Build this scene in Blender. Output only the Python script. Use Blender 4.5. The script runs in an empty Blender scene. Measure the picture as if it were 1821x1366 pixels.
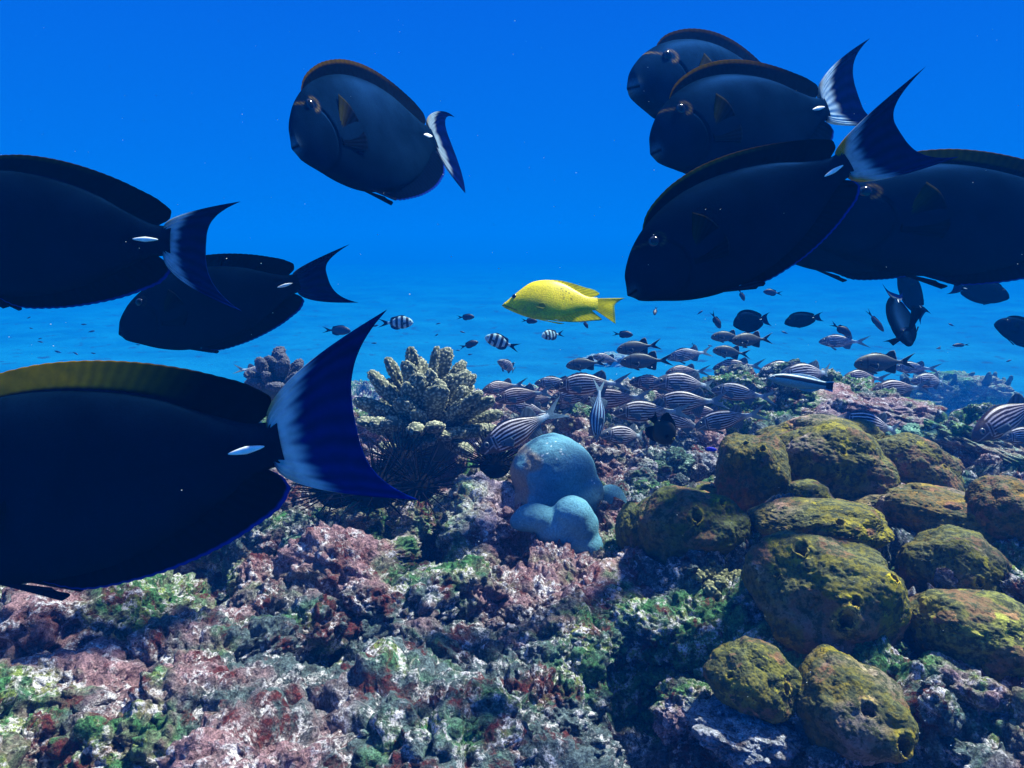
import bpy, math, random
import numpy as np
from mathutils import Vector, Matrix
random.seed(5)
rng = np.random.default_rng(11)
scene = bpy.context.scene
COL = scene.collection
R = math.radians

# ------------------------------------------------------------------ camera, world, sun, exposure
F = 1250.0                       # focal length in photo pixels (photo 1821 x 1366)
TILT = R(11.4)
cam_d = bpy.data.cameras.new('camera'); cam = bpy.data.objects.new('camera', cam_d); COL.objects.link(cam)
cam_d.sensor_width = 36; cam_d.lens = 36*F/1821; cam_d.clip_start = 0.02; cam_d.clip_end = 400
cam.location = (0, 0, 0); cam.rotation_euler = (R(90)-TILT, 0, 0)
scene.camera = cam
CR = cam.rotation_euler.to_matrix()

world = bpy.data.worlds.new('World'); scene.world = world; world.use_nodes = True
wn = world.node_tree; wn.nodes.clear()
def nd(nt, t, **kw):
    n = nt.nodes.new(t)
    for k, v in kw.items(): setattr(n, k, v)
    return n
out = nd(wn, 'ShaderNodeOutputWorld'); bg = nd(wn, 'ShaderNodeBackground')
tc = nd(wn, 'ShaderNodeTexCoord'); sp = nd(wn, 'ShaderNodeSeparateXYZ'); rp = nd(wn, 'ShaderNodeValToRGB')
wn.links.new(tc.outputs['Generated'], sp.inputs[0])
mr = nd(wn, 'ShaderNodeMapRange'); mr.inputs[1].default_value = -1; mr.inputs[2].default_value = 1
wn.links.new(sp.outputs['Z'], mr.inputs[0]); wn.links.new(mr.outputs[0], rp.inputs[0])
els = rp.color_ramp.elements
stops = [(0.0, (.0, .02, .12)), (.44, (.0006, .085, .36)), (.50, (.0006, .092, .374)), (.56, (.0008, .076, .366)),
         (.66, (.001, .058, .345)), (.78, (.003, .056, .33)), (.90, (.015, .08, .33)), (1.0, (.12, .20, .34))]
els[0].position = stops[0][0]; els[0].color = (*stops[0][1], 1)
els[1].position = 1.0; els[1].color = (*stops[-1][1], 1)
for p_, c_ in stops[1:-1]:
    e = els.new(p_); e.color = (*c_, 1)
wn.links.new(rp.outputs[0], bg.inputs[0]); bg.inputs[1].default_value = 1.0
wn.links.new(bg.outputs[0], out.inputs[0])

sun_d = bpy.data.lights.new('sun', 'SUN'); sun = bpy.data.objects.new('sun', sun_d); COL.objects.link(sun)
sun_d.energy = 5.0; sun_d.angle = R(4); sun_d.color = (1.0, .94, .84)
SUN_DIR = Vector((0.52, 0.34, 1.0)).normalized()     # towards the sun
sun.rotation_euler = SUN_DIR.to_track_quat('Z', 'Y').to_euler()

scene.view_settings.view_transform = 'Standard'; scene.view_settings.look = 'None'
scene.view_settings.exposure = 1.15; scene.view_settings.gamma = 1.0
cy = scene.cycles
cy.use_denoising = True; cy.max_bounces = 5; cy.diffuse_bounces = 2; cy.glossy_bounces = 2
cy.transmission_bounces = 4; cy.transparent_max_bounces = 8; cy.volume_bounces = 0
cy.sample_clamp_indirect = 4.0; cy.use_adaptive_sampling = False
cy.caustics_reflective = False; cy.caustics_refractive = False

# ------------------------------------------------------------------ placement helpers
def P(px, py, d):
    return CR @ Vector(((px-910.5)/F*d, (683-py)/F*d, -d))
def ray(px, py):
    return (CR @ Vector(((px-910.5)/F, (683-py)/F, -1))).normalized()
def plane_hit(px, py, z):
    r = ray(px, py); return r*(z/r.z)

def tag(o, label=None, cat=None, group=None, kind=None):
    if label: o['label'] = label
    if cat: o['category'] = cat
    if group: o['group'] = group
    if kind: o['kind'] = kind
    return o
def link(name, me, parent=None):
    o = bpy.data.objects.new(name, me); COL.objects.link(o)
    if parent is not None: o.parent = parent
    return o
def dup(src, children=True):
    c = src.copy(); COL.objects.link(c)
    for ch in list(src.children):
        d = ch.copy(); COL.objects.link(d); d.parent = c
        for g in ch.children:
            e = g.copy(); COL.objects.link(e); e.parent = d
    return c
def mesh_from(name, V, faces, mat, col=None, smooth=True):
    V = np.asarray(V, dtype=np.float32); me = bpy.data.meshes.new(name)
    faces = np.asarray(faces) if not isinstance(faces, list) else faces
    if isinstance(faces, np.ndarray):
        n, k = faces.shape
        me.vertices.add(len(V)); me.vertices.foreach_set('co', V.ravel())
        me.loops.add(n*k); me.loops.foreach_set('vertex_index', faces.ravel().astype(np.int32))
        me.polygons.add(n); me.polygons.foreach_set('loop_start', np.arange(0, n*k, k, dtype=np.int32))
        me.polygons.foreach_set('loop_total', np.full(n, k, dtype=np.int32))
        me.update(calc_edges=True); me.validate()
    else:
        me.from_pydata(V.tolist(), [], faces); me.update()
    if smooth: me.polygons.foreach_set('use_smooth', np.ones(len(me.polygons), dtype=bool))
    if col is not None:
        a = me.color_attributes.new('col', 'FLOAT_COLOR', 'POINT')
        c = np.ones((len(V), 4), dtype=np.float32); c[:, :3] = col
        a.data.foreach_set('color', c.ravel())
    if mat: me.materials.append(mat)
    return me
def grid_faces(nu, nv, wrap=False, off=0):
    i = np.arange(nu-1 if not wrap else nu); j = np.arange(nv-1)
    I, J = np.meshgrid(i, j, indexing='ij'); I2 = (I+1) % nu
    return (np.stack([I*nv+J, I2*nv+J, I2*nv+J+1, I*nv+J+1], -1).reshape(-1, 4) + off)
def merge(parts):
    """[(V, F(4), C)] -> one"""
    Vs, Fs, Cs, o = [], [], [], 0
    for V, Fc, C in parts:
        Vs.append(V); Fs.append(np.asarray(Fc)+o); Cs.append(C); o += len(V)
    return np.concatenate(Vs), np.concatenate(Fs), np.concatenate(Cs)

# ------------------------------------------------------------------ numpy noise
def h3(ix, iy, iz, s=0):
    h = (ix.astype(np.uint32)*np.uint32(374761393) + iy.astype(np.uint32)*np.uint32(668265263)
         + iz.astype(np.uint32)*np.uint32(2147483647) + np.uint32((s*974634777 + 12345) & 0xffffffff))
    h = (h ^ (h >> np.uint32(13)))*np.uint32(1274126177); h = (h ^ (h >> np.uint32(16)))*np.uint32(2246822519)
    return ((h ^ (h >> np.uint32(15))) & np.uint32(0xffffff)).astype(np.float32)/16777215.0
def vnoise(p, s=0):
    f = np.floor(p); i = f.astype(np.int64); t = (p-f).astype(np.float32); t = t*t*t*(t*(t*6-15)+10)
    r = 0
    for a in (0, 1):
        for b in (0, 1):
            for c in (0, 1):
                w = (t[:, 0] if a else 1-t[:, 0])*(t[:, 1] if b else 1-t[:, 1])*(t[:, 2] if c else 1-t[:, 2])
                r = r + w*h3(i[:, 0]+a, i[:, 1]+b, i[:, 2]+c, s)
    return r*2-1
def fbm(p, octv=4, s=0, g=.5):
    r = 0; a = 1
    for k in range(octv):
        r = r + a*vnoise(p*(2.03**k)+k*7.3, s+k); a *= g
    return r
def worley2(p, s=0):
    f = np.floor(p).astype(np.int64); d1 = np.full(len(p), 9., np.float32); d2 = d1.copy(); idd = np.zeros(len(p), np.float32)
    z = np.zeros(len(p), np.int64)
    for a in (-1, 0, 1):
        for b in (-1, 0, 1):
            cx, cy_ = f[:, 0]+a, f[:, 1]+b
            q = np.sqrt((cx+h3(cx, cy_, z, s)-p[:, 0])**2 + (cy_+h3(cx, cy_, z+1, s)-p[:, 1])**2).astype(np.float32)
            m = q < d1; d2 = np.where(m, d1, np.minimum(d2, q)); d1 = np.where(m, q, d1)
            idd = np.where(m, h3(cx, cy_, z+2, s), idd)
    return d1, d2, idd
def worley3(p, s=0):
    f = np.floor(p).astype(np.int64); d1 = np.full(len(p), 9., np.float32)
    for a in (-1, 0, 1):
        for b in (-1, 0, 1):
            for c in (-1, 0, 1):
                x, y, z = f[:, 0]+a, f[:, 1]+b, f[:, 2]+c
                q = np.sqrt((x+h3(x, y, z, s)-p[:, 0])**2+(y+h3(x, y, z, s+1)-p[:, 1])**2+(z+h3(x, y, z, s+2)-p[:, 2])**2)
                d1 = np.minimum(d1, q)
    return d1
def sstep(a, b, x):
    t = np.clip((x-a)/(b-a), 0, 1); return t*t*(3-2*t)

# ------------------------------------------------------------------ materials
def new_mat(name):
    m = bpy.data.materials.new(name); m.use_nodes = True
    return m, m.node_tree, m.node_tree.nodes['Principled BSDF']
def noise(nt, vec, scale, detail=4, rough=.6, dist=0.):
    n = nd(nt, 'ShaderNodeTexNoise'); n.inputs['Scale'].default_value = scale
    n.inputs['Detail'].default_value = detail; n.inputs['Roughness'].default_value = rough
    n.inputs['Distortion'].default_value = dist
    nt.links.new(vec, n.inputs['Vector']); return n.outputs['Fac']
def ramp(nt, fac, a, b, ca=(0, 0, 0), cb=(1, 1, 1)):
    r = nd(nt, 'ShaderNodeValToRGB'); e = r.color_ramp.elements
    e[0].position = a; e[0].color = (*ca, 1); e[1].position = b; e[1].color = (*cb, 1)
    nt.links.new(fac, r.inputs[0]); return r.outputs[0]
def mix(nt, fac, a, b, mode='MIX'):
    m = nd(nt, 'ShaderNodeMix', data_type='RGBA', blend_type=mode)
    for s_, v in ((0, fac), (6, a), (7, b)):
        if isinstance(v, (int, float)): m.inputs[s_].default_value = v
        elif isinstance(v, tuple): m.inputs[s_].default_value = (*v, 1)
        else: nt.links.new(v, m.inputs[s_])
    return m.outputs[2]
def obj_vec(nt, world_pos=False):
    if world_pos: return nd(nt, 'ShaderNodeNewGeometry').outputs['Position']
    return nd(nt, 'ShaderNodeTexCoord').outputs['Object']
def bump(nt, bs, h, dist, strength=1., prev=None):
    b = nd(nt, 'ShaderNodeBump'); b.inputs['Distance'].default_value = dist; b.inputs['Strength'].default_value = strength
    nt.links.new(h, b.inputs['Height'])
    if prev is not None: nt.links.new(prev, b.inputs['Normal'])
    nt.links.new(b.outputs[0], bs.inputs['Normal']); return b.outputs[0]

def attr_mat(name, rough=.5, spec=.3, nscale=60, namt=.3, bscale=0, bdist=.0005, coat=0., emis=None, transm=None):
    m, nt, bs = new_mat(name)
    at = nd(nt, 'ShaderNodeVertexColor'); at.layer_name = 'col'
    v = obj_vec(nt)
    n1 = noise(nt, v, nscale, 5)
    k = ramp(nt, n1, .3, .7, (1-namt,)*3, (1+namt,)*3)
    c = mix(nt, 1.0, at.outputs['Color'], k, 'MULTIPLY')
    nt.links.new(c, bs.inputs['Base Color'])
    bs.inputs['Roughness'].default_value = rough; bs.inputs['Specular IOR Level'].default_value = spec
    if bscale:
        bump(nt, bs, noise(nt, v, bscale, 3), bdist)
    return m
def scale_mat(name, rough, spec, sc, bd, namt=.2):
    """fish skin: colour attribute, fine scales as bump"""
    m, nt, bs = new_mat(name)
    at = nd(nt, 'ShaderNodeVertexColor'); at.layer_name = 'col'
    v = obj_vec(nt)
    mp = nd(nt, 'ShaderNodeMapping'); mp.inputs['Scale'].default_value = (1, .3, 1.3); nt.links.new(v, mp.inputs[0])
    vo = nd(nt, 'ShaderNodeTexVoronoi'); vo.inputs['Scale'].default_value = sc; nt.links.new(mp.outputs[0], vo.inputs['Vector'])
    n1 = noise(nt, v, 9, 5)
    k = ramp(nt, n1, .3, .7, (1-namt,)*3, (1+namt,)*3)
    k2 = ramp(nt, vo.outputs['Distance'], .1, .7, (1.15,)*3, (.75,)*3)
    c = mix(nt, 1.0, at.outputs['Color'], k, 'MULTIPLY'); c = mix(nt, 1.0, c, k2, 'MULTIPLY')
    nt.links.new(c, bs.inputs['Base Color'])
    bs.inputs['Roughness'].default_value = rough; bs.inputs['Specular IOR Level'].default_value = spec
    bump(nt, bs, vo.outputs['Distance'], -bd)
    return m
M_fishbig = scale_mat('dark_fish_skin', .5, .06, 190, .00008, .5)
M_fin = attr_mat('fish_fin', .55, .12, 30, .2, 0)
M_small = scale_mat('small_fish_skin', .45, .3, 60, .0002, .12)
def translucent(m, amt):
    nt = m.node_tree; bs = nt.nodes['Principled BSDF']; o = nt.nodes['Material Output']
    t = nd(nt, 'ShaderNodeBsdfTranslucent'); mx = nd(nt, 'ShaderNodeMixShader'); mx.inputs[0].default_value = amt
    src = bs.inputs['Base Color'].links[0].from_socket
    nt.links.new(src, t.inputs[0]); nt.links.new(bs.outputs[0], mx.inputs[1]); nt.links.new(t.outputs[0], mx.inputs[2]); nt.links.new(mx.outputs[0], o.inputs[0])
translucent(M_fin, .4)
def navy_sheen(m, amt, rough):
    # diffuse skin with a weak blue-tinted gloss
    nt = m.node_tree; bs = nt.nodes['Principled BSDF']; o = nt.nodes['Material Output']
    src = bs.inputs['Base Color'].links[0].from_socket; g = nd(nt, 'ShaderNodeBsdfGlossy'); df = nd(nt, 'ShaderNodeBsdfDiffuse')
    g.inputs['Color'].default_value = (.05, .28, 1, 1); g.inputs['Roughness'].default_value = rough
    nt.links.new(src, df.inputs[0]); nm = bs.inputs['Normal'].links
    if nm:
        for q in (g, df): nt.links.new(nm[0].from_socket, q.inputs['Normal'])
    mx = nd(nt, 'ShaderNodeMixShader'); mx.inputs[0].default_value = amt
    nt.links.new(df.outputs[0], mx.inputs[1]); nt.links.new(g.outputs[0], mx.inputs[2]); nt.links.new(mx.outputs[0], o.inputs[0])
navy_sheen(M_fishbig, .009, .5)
M_fin.node_tree.nodes['Principled BSDF'].inputs['Specular IOR Level'].default_value = 0
M_fin.node_tree.nodes['Principled BSDF'].inputs['Roughness'].default_value = .9
M_eye = attr_mat('fish_eye', .12, .6, 20, .05)
M_flat = attr_mat('plain_tinted', .45, .3, 30, .15)

def reef_material(name, kind):
    m, nt, bs = new_mat(name); v = obj_vec(nt, True); L = nt.links
    warp = noise(nt, v, 6, 3)
    big = noise(nt, v, 3.2, 6, .65, .6); big2 = noise(nt, v, 2.1, 5, .6, 1.0)
    mid = noise(nt, v, 17, 6, .7, .5); mid2 = noise(nt, v, 30, 7, .68, .4); fine = noise(nt, v, 110, 5, .72); vf = noise(nt, v, 420, 3, .7)
    vor = nd(nt, 'ShaderNodeTexVoronoi'); vor.inputs['Scale'].default_value = 150; L.new(v, vor.inputs['Vector'])
    pal = {'reef': ((.11, .16, .17), (.08, .25, .09), (.38, .22, .24), (.86, .82, .86), (.13, .022, .022)),
           'pink': ((.30, .20, .24), (.10, .26, .09), (.50, .27, .29), (.75, .66, .72), (.15, .03, .03)),
           'green': ((.08, .17, .13), (.07, .30, .06), (.32, .26, .22), (.50, .70, .60), (.10, .04, .03)),
           'pale': ((.36, .38, .44), (.18, .34, .22), (.56, .42, .50), (.75, .75, .78), (.12, .07, .06))}[kind]
    pal = [tuple(x*.82 for x in c_) for c_ in pal]
    base, green, pink, pale, maroon = pal
    c = mix(nt, ramp(nt, fine, .40, .60), tuple(x*.5 for x in base), tuple(min(1, x*1.45) for x in base))
    gtex = mix(nt, ramp(nt, fine, .38, .62), tuple(x*.35 for x in green), tuple(x*1.35 for x in green))
    gtex = mix(nt, ramp(nt, mid2, .5, .62), gtex, (.26, .34, .07))
    c = mix(nt, ramp(nt, big, .465, .545), c, gtex)
    ptex = mix(nt, ramp(nt, fine, .36, .6), tuple(x*.6 for x in pink), tuple(min(1, x*1.25) for x in pink))
    c = mix(nt, ramp(nt, big2, .475, .565), c, ptex)
    mm = mix(nt, 1.0, ramp(nt, mid, .53, .60), ramp(nt, fine, .3, .5), 'MULTIPLY')
    c = mix(nt, mm, c, maroon)
    pp = mix(nt, 1.0, ramp(nt, mid2, .50, .58), ramp(nt, fine, .46, .56), 'MULTIPLY')
    c = mix(nt, pp, c, pale)  # pale growth on raised spots, whitened further to stand in for crisp highlights
    # small pores: shade inside burrow holes and pits painted as dark spots
    vo2 = nd(nt, 'ShaderNodeTexVoronoi'); vo2.inputs['Scale'].default_value = 58
    wv = mix(nt, .03, v, nd(nt, 'ShaderNodeTexNoise').outputs['Color']); L.new(v, wv.node.inputs[6]); wv.node.inputs[7].links[0].from_node.inputs['Scale'].default_value = 20
    L.new(wv, vo2.inputs['Vector'])
    hole = ramp(nt, vo2.outputs['Distance'], .10, .22, (.10,)*3, (1,)*3); hm = ramp(nt, noise(nt, v, 11, 3), .47, .54)
    c = mix(nt, hm, c, mix(nt, 1.0, c, hole, 'MULTIPLY'))
    pore = ramp(nt, vor.outputs['Distance'], .16, .30, (.28,)*3, (1,)*3)
    pm = ramp(nt, mid2, .40, .5)
    c = mix(nt, pm, c, mix(nt, 1.0, c, pore, 'MULTIPLY'))
    c = mix(nt, 1.0, c, ramp(nt, vf, .38, .62, (.5,)*3, (1.45,)*3), 'MULTIPLY')
    L.new(c, bs.inputs['Base Color'])
    bs.inputs['Roughness'].default_value = .85; bs.inputs['Specular IOR Level'].default_value = .25
    b0 = bump(nt, bs, hole, .004, .8)
    b1 = bump(nt, bs, mid2, .009, 1., b0)
    b2 = bump(nt, bs, fine, .009, 1., b1)
    b3 = bump(nt, bs, vor.outputs['Distance'], .0025, .8, b2)
    return m
M_reef = reef_material('encrusted_reef_rock', 'reef')
M_rock = {k: reef_material('coral_rock_'+k, k) for k in ('pink', 'green', 'pale')}

def sphere_grid(nu, nv):
    """cube-sphere: unit directions (N,3) and quads"""
    n = nu; V = []; Fc = []; off = 0
    t = np.tan(np.linspace(-math.pi/4, math.pi/4, n))
    A, B_ = np.meshgrid(t, t, indexing='ij'); one = np.ones_like(A)
    for ax in range(3):
        for sg in (1, -1):
            q = [None]*3; q[ax] = one*sg; q[(ax+1) % 3] = A*sg; q[(ax+2) % 3] = B_
            V.append(np.stack(q, -1).reshape(-1, 3)); Fc.append(grid_faces(n, n, off=off)); off += n*n
    V = np.concatenate(V); V /= np.linalg.norm(V, axis=1)[:, None]
    Fc = np.concatenate(Fc)
    key = np.round(V*1e5).astype(np.int64)
    _, idx, inv = np.unique(key, axis=0, return_index=True, return_inverse=True)
    return V[idx], inv.ravel()[Fc]
SPH = {n: sphere_grid(n, n) for n in (8, 14, 24, 28, 48, 90)}

# ------------------------------------------------------------------ where the sponge boulders sit
BOULDERS = [  # px,py,depth,w,h,depth radius,holes,label,seed,lean,tint,red
 (1335, 850, 1.22, 130, 170, .075, [(.0, .72, .0075), (-.35, .80, .008)], 'tall olive lobe with red-brown left flank and dark underside, twin vents on top', 1, 0, (.17, .13, .025), .75),
 (1480, 835, 1.28, 220, 150, .10, [(-.25, .15, .006), (-.15, .55, .007), (.35, .35, .004)], 'wide mottled olive sponge mound joined to the red-flanked lobe', 2, .15, (.20, .17, .03), .0),
 (1460, 785, 1.48, 200, 90, .10, [(.0, .75, .009), (-.55, .1, .005), (.35, .6, .005)], 'yellow-olive sponge crest under the striped fish, twin holes at its peak', 3, 0, (.24, .19, .015), .1),
 (1615, 840, 1.45, 170, 120, .09, [(.35, .3, .006)], 'olive sponge mound with smooth dark front beside the green plate coral', 4, .25, (.20, .17, .03), .1),
 (1225, 945, 1.10, 190, 155, .085, [(-.1, .55, .011), (.45, .85, .007)], 'dark green sponge lobe with a starry white growth, right of the blue coral', 5, .0, (.10, .12, .012), .0),
 (1150, 955, 1.16, 100, 140, .06, [(-.1, .55, .006)], 'narrow dark green sponge lobe nearest the blue coral', 6, -.1, (.10, .12, .012), .0),
 (1240, 890, 1.28, 100, 60, .05, [(.4, .1, .007)], 'small green sponge knob with pink crust above the dark green lobes', 16, -.1, (.13, .14, .02), .0),
 (1455, 935, 1.05, 230, 100, .075, [(.0, .45, .009)], 'arched yellow-olive sponge ridge running into a red band', 7, -.05, (.22, .18, .02), .15),
 (1460, 1055, .90, 265, 220, .085, [(-.12, -.05, .013), (.0, .2, .008), (-.45, .88, .013), (.6, .55, .009), (-.8, .45, .006)], 'largest olive sponge boulder, pale streaked with five open vents', 8, .1, (.20, .17, .02), .0),
 (1690, 1020, 1.00, 165, 150, .08, [(-.15, .15, .007)], 'cone-shaped olive sponge boulder with one yellow-rimmed vent', 9, .35, (.19, .17, .03), .1),
 (1700, 930, 1.16, 270, 130, .10, [(.2, -.1, .005)], 'broad pinkish-olive sponge back with red seams at the right', 10, .25, (.24, .16, .06), .45),
 (1785, 900, 1.08, 120, 110, .06, [], 'rounded orange-brown sponge knob with a red shaded flank at the right edge', 11, 0, (.24, .13, .03), .6),
 (1760, 1135, .86, 260, 160, .09, [(.05, .4, .008), (.4, -.1, .005)], 'pale green-grey sponge boulder at the right edge below the cone', 12, .15, (.27, .27, .15), .0),
 (1340, 1205, .80, 150, 130, .055, [(.45, .1, .008), (-.85, .4, .006)], 'white-crusted sponge lobe at the foot of the largest boulder', 13, .4, (.20, .18, .07), .0),
 (1520, 1265, .76, 215, 190, .07, [(-.2, .45, .011), (.25, -.05, .013)], 'brown-olive sponge boulder at the bottom with two wide round vents', 14, .45, (.17, .14, .02), .0),
 (1550, 1095, .97, 130, 130, .06, [], 'dark brown sponge lobe tucked right behind the largest boulder', 17, .1, (.08, .05, .02), .2),
 (1440, 880, 1.12, 80, 50, .035, [(-.1, .35, .006)], 'little olive sponge bump with a single yellow-ringed hole', 15, 0, (.20, .18, .04), .0),
 (1560, 905, 1.22, 150, 70, .06, [], 'pinkish sponge shoulder between the arched ridge and the right mounds', 18, .1, (.34, .22, .18), .4),
]

# ------------------------------------------------------------------ ground of the reef
def gp(px, py, z=-.55):
    v = plane_hit(px, py, z); return v.x, v.y
HILLS = [  # px, py of the foot on the plane, radius (m), height (m)
    (690, 850, .20, -.20), (560, 905, .15, .05), (900, 930, .12, .05), (980, 1020, .2, .02),
    (1060, 700, .32, .10), (1450, 740, .42, .09), (1700, 790, .35, .03), (1330, 1330, .22, -.05),
    (1620, 1250, .30, .05), (1500, 960, .32, .05), (300, 1130, .3, .02), (860, 1220, .12, -.06),
    (960, 1180, .10, .05), (500, 690, .35, .12), (1140, 860, .2, .02), (200, 1250, .2, -.02)]
HILLS = [(*gp(a, b), c, d) for a, b, c, d in HILLS]
KEEP = [(b_[0], b_[1], b_[2], b_[3]/2, b_[4]/2) for b_ in BOULDERS] + [(985, 850, 1.33, 85, 80), (1010, 950, 1.20, 95, 80), (1085, 885, 1.36, 30, 34),
    (762, 790, 1.6, 120, 45), (495, 690, 2.15, 70, 30), (735, 868, 1.30, 60, 20), (660, 880, 1.28, 60, 22), (715, 800, 1.48, 50, 24), (880, 818, 1.5, 50, 20), (1640, 800, 1.9, 80, 10)]
ANCH = []
for a_, b_, d_, w_, h_ in KEEP:
    q_ = P(a_, b_, d_); ANCH.append((q_.x, q_.y, q_.z-.42*h_/F*d_, w_/F*d_*1.3))
def base_h(x, y):
    p = np.stack([x, y, np.zeros_like(x)], -1)
    r = np.hypot(x, y)
    n = fbm(p*.9, 3, 40)
    z = -.555 + .035*fbm(p*1.7, 3, 3)
    for hx, hy, hr, hh in HILLS:
        z = z + hh*np.exp(-((x-hx)**2+(y-hy)**2)/hr**2)
    sw = np.zeros_like(z)+1e-6; sz = np.zeros_like(z); mw = np.zeros_like(z)
    for ax, ay, az, ar in ANCH:
        w = np.exp(-(((x-ax)**2+(y-ay)**2)/ar**2)**1.5); sw += w; sz += w*az; mw = np.maximum(mw, w)
    z = z*(1-mw)+(sz/sw)*mw
    e = sstep(2.0, 3.0, r + .35*n - .55*np.clip(x, 0, 1))
    z = z*(1-e) + e*(-1.02 + .1*n)
    e2 = sstep(4.6, 7.5, r + .9*n)
    return z - 1.3*e2
def detail_h(x, y):
    p = np.stack([x, y, np.zeros_like(x)], -1)
    w = np.stack([fbm(p*7, 3, 50), fbm(p*7+31, 3, 51)], -1)*.035
    q = p[:, :2]+w
    h = 0
    for s, a, sd in ((.26, .30, 60), (.13, .34, 61), (.062, .42, 62), (.03, .46, 63), (.0145, .42, 64)):
        d1, d2, idd = worley2(q/s+sd, sd)
        dome = np.sqrt(np.clip(1-(d1/.80)**2, 0, 1))
        crev = sstep(0, .22, d2-d1)
        m = sstep(-.35, .35, vnoise(p/(s*3.1)+sd, sd+9))
        h = h + s*a*((dome-.6)*(.35+.65*m)*(.4+.9*idd) - .32*(1-crev)*m)
    h = h + .016*fbm(p*34, 4, 70, .6)
    pit = sstep(.15, .75, vnoise(p*5.3+5, 77))
    pit3 = sstep(.40, .60, vnoise(p*13+9, 81))
    return h - .13*pit - .055*pit3
nth, nr = 1150, 1250
th = np.linspace(R(-54), R(54), nth); rr = .36*np.exp(np.linspace(0, math.log(10/.36), nr))
TH, RR = np.meshgrid(th, rr, indexing='ij')
X = (RR*np.sin(TH)).ravel(); Y = (RR*np.cos(TH)).ravel()
det = detail_h(X, Y); B = base_h(X, Y)
rad = np.hypot(X, Y)
Z = B + det*(1+.25*sstep(3, 5, rad))
# steepen: push points sideways along the relief so that lumps overhang their crevices a little
pp_ = np.stack([X, Y, Z*1.0], -1)
X2 = X + .010*fbm(pp_*np.array([12, 12, 26]), 3, 90); Y2 = Y + .010*fbm(pp_*np.array([12, 12, 26])+9, 3, 93)
reef_parts = [(np.stack([X2, Y2, Z], -1), grid_faces(nth, nr)[:, ::-1])]
# knobs and heads of dead coral grown into the reef surface, part of the same rock
def lump_var(n, seed):
    D, Fc = SPH[n]
    r = 1+.30*fbm(D*1.3+seed*3.7, 3, seed); q = D*r[:, None]
    w = worley3(q*2.1+seed, seed); w2 = worley3(q*5.5+seed, seed+4)
    r2 = .42*(np.sqrt(np.clip(1-(w/.85)**2, 0, 1))-.5)+.24*(np.sqrt(np.clip(1-(w2/.85)**2, 0, 1))-.5)+.10*fbm(q*9, 3, seed+2)
    return q+D*r2[:, None]
LV = {n: [lump_var(n, 500+k) for k in range(14)] for n in (14, 28)}
off = len(reef_parts[0][0])
for cnt, r0_, r1_, smin, smax, nn_ in ((210, .60, 3.4, .05, .10, 28), (800, .42, 3.3, .026, .052, 28), (1700, .42, 2.8, .013, .028, 14), (1500, .42, 1.6, .006, .014, 14)):
    rad_ = np.exp(rng.uniform(math.log(r0_), math.log(r1_), cnt)); an_ = rng.uniform(R(-50), R(50), cnt)
    xs_, ys_ = rad_*np.sin(an_), rad_*np.cos(an_); zs_ = base_h(xs_, ys_)+detail_h(xs_, ys_)
    for x_, y_, z_ in zip(xs_, ys_, zs_):
        s0 = rng.uniform(smin, smax); e = rng.uniform(0, 6.28, 3)
        cv = CR.inverted() @ Vector((x_, y_, z_)); ppx, ppy = 910.5+F*cv.x/-cv.z, 683-F*cv.y/-cv.z; sr = s0/-cv.z*F
        if any(abs(ppx-a_) < w_+sr and -h_-sr*1.2 < ppy-b_ < h_+sr*1.3 and -cv.z < d_+.05 for a_, b_, d_, w_, h_ in KEEP) and (s0 > .02 or rng.random() < .6): continue
        M_ = np.array(Matrix.Rotation(e[2], 3, 'Z') @ Matrix.Rotation(rng.uniform(-.6, .6), 3, 'X') @ Matrix.Rotation(rng.uniform(-.6, .6), 3, 'Y'))
        V_ = (LV[nn_][rng.integers(14)]*np.array([s0, s0*rng.uniform(.7, 1), s0*rng.uniform(.55, .95)])) @ M_.T
        reef_parts.append((V_+np.array([x_, y_, z_-s0*.05]), SPH[nn_][1]))
Vs_, Fs_, o_n = [], [], 0
for V_, F_ in reef_parts:
    Vs_.append(V_); Fs_.append(F_+o_n); o_n += len(V_)
me = mesh_from('reef_ground', np.concatenate(Vs_), np.concatenate(Fs_), M_reef)
del Vs_, Fs_, reef_parts
reef = tag(link('reef_ground', me), kind='structure')
def ground_z(x, y):
    a = np.array([x], float); b = np.array([y], float)
    return float((base_h(a, b)+detail_h(a, b))[0])
def on_ground(px, py, raise_=0.):
    r = ray(px, py); t = .35
    while t < 12:
        q = r*t
        if q.z < float(base_h(np.array([q.x]), np.array([q.y]))[0])+.01: break
        t += .015
    q.z += raise_; return q

# sand seabed far below, reaching to the haze
ns = 260
th = np.linspace(-math.pi, math.pi, ns); rs = 2.0*np.exp(np.linspace(0, math.log(70/2.0), 200))
TH, RS = np.meshgrid(th, rs, indexing='ij'); X = (RS*np.sin(TH)).ravel(); Y = (RS*np.cos(TH)).ravel()
p = np.stack([X, Y, X*0], -1)
Zs = -2.05 + .06*fbm(p*.5, 4, 20) + .03*vnoise(p*2.0, 25)
m, nt, bs = new_mat('haze_tinted_sand')
v = obj_vec(nt, True)
c = mix(nt, ramp(nt, noise(nt, v, .7, 6, .6), .35, .65), (.003, .10, .23), (.008, .175, .34))  # blue of deep water and haze painted into the sand colour
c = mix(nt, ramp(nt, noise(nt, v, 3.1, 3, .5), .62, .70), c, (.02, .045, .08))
nt.links.new(c, bs.inputs['Base Color']); bs.inputs['Roughness'].default_value = .9; bs.inputs['Specular IOR Level'].default_value = .05
bump(nt, bs, noise(nt, v, 9, 5), .03)
tag(link('sand_seabed', mesh_from('sand_seabed', np.stack([X, Y, Zs], -1), grid_faces(ns, 200)[:, ::-1], m)), kind='structure')

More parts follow.
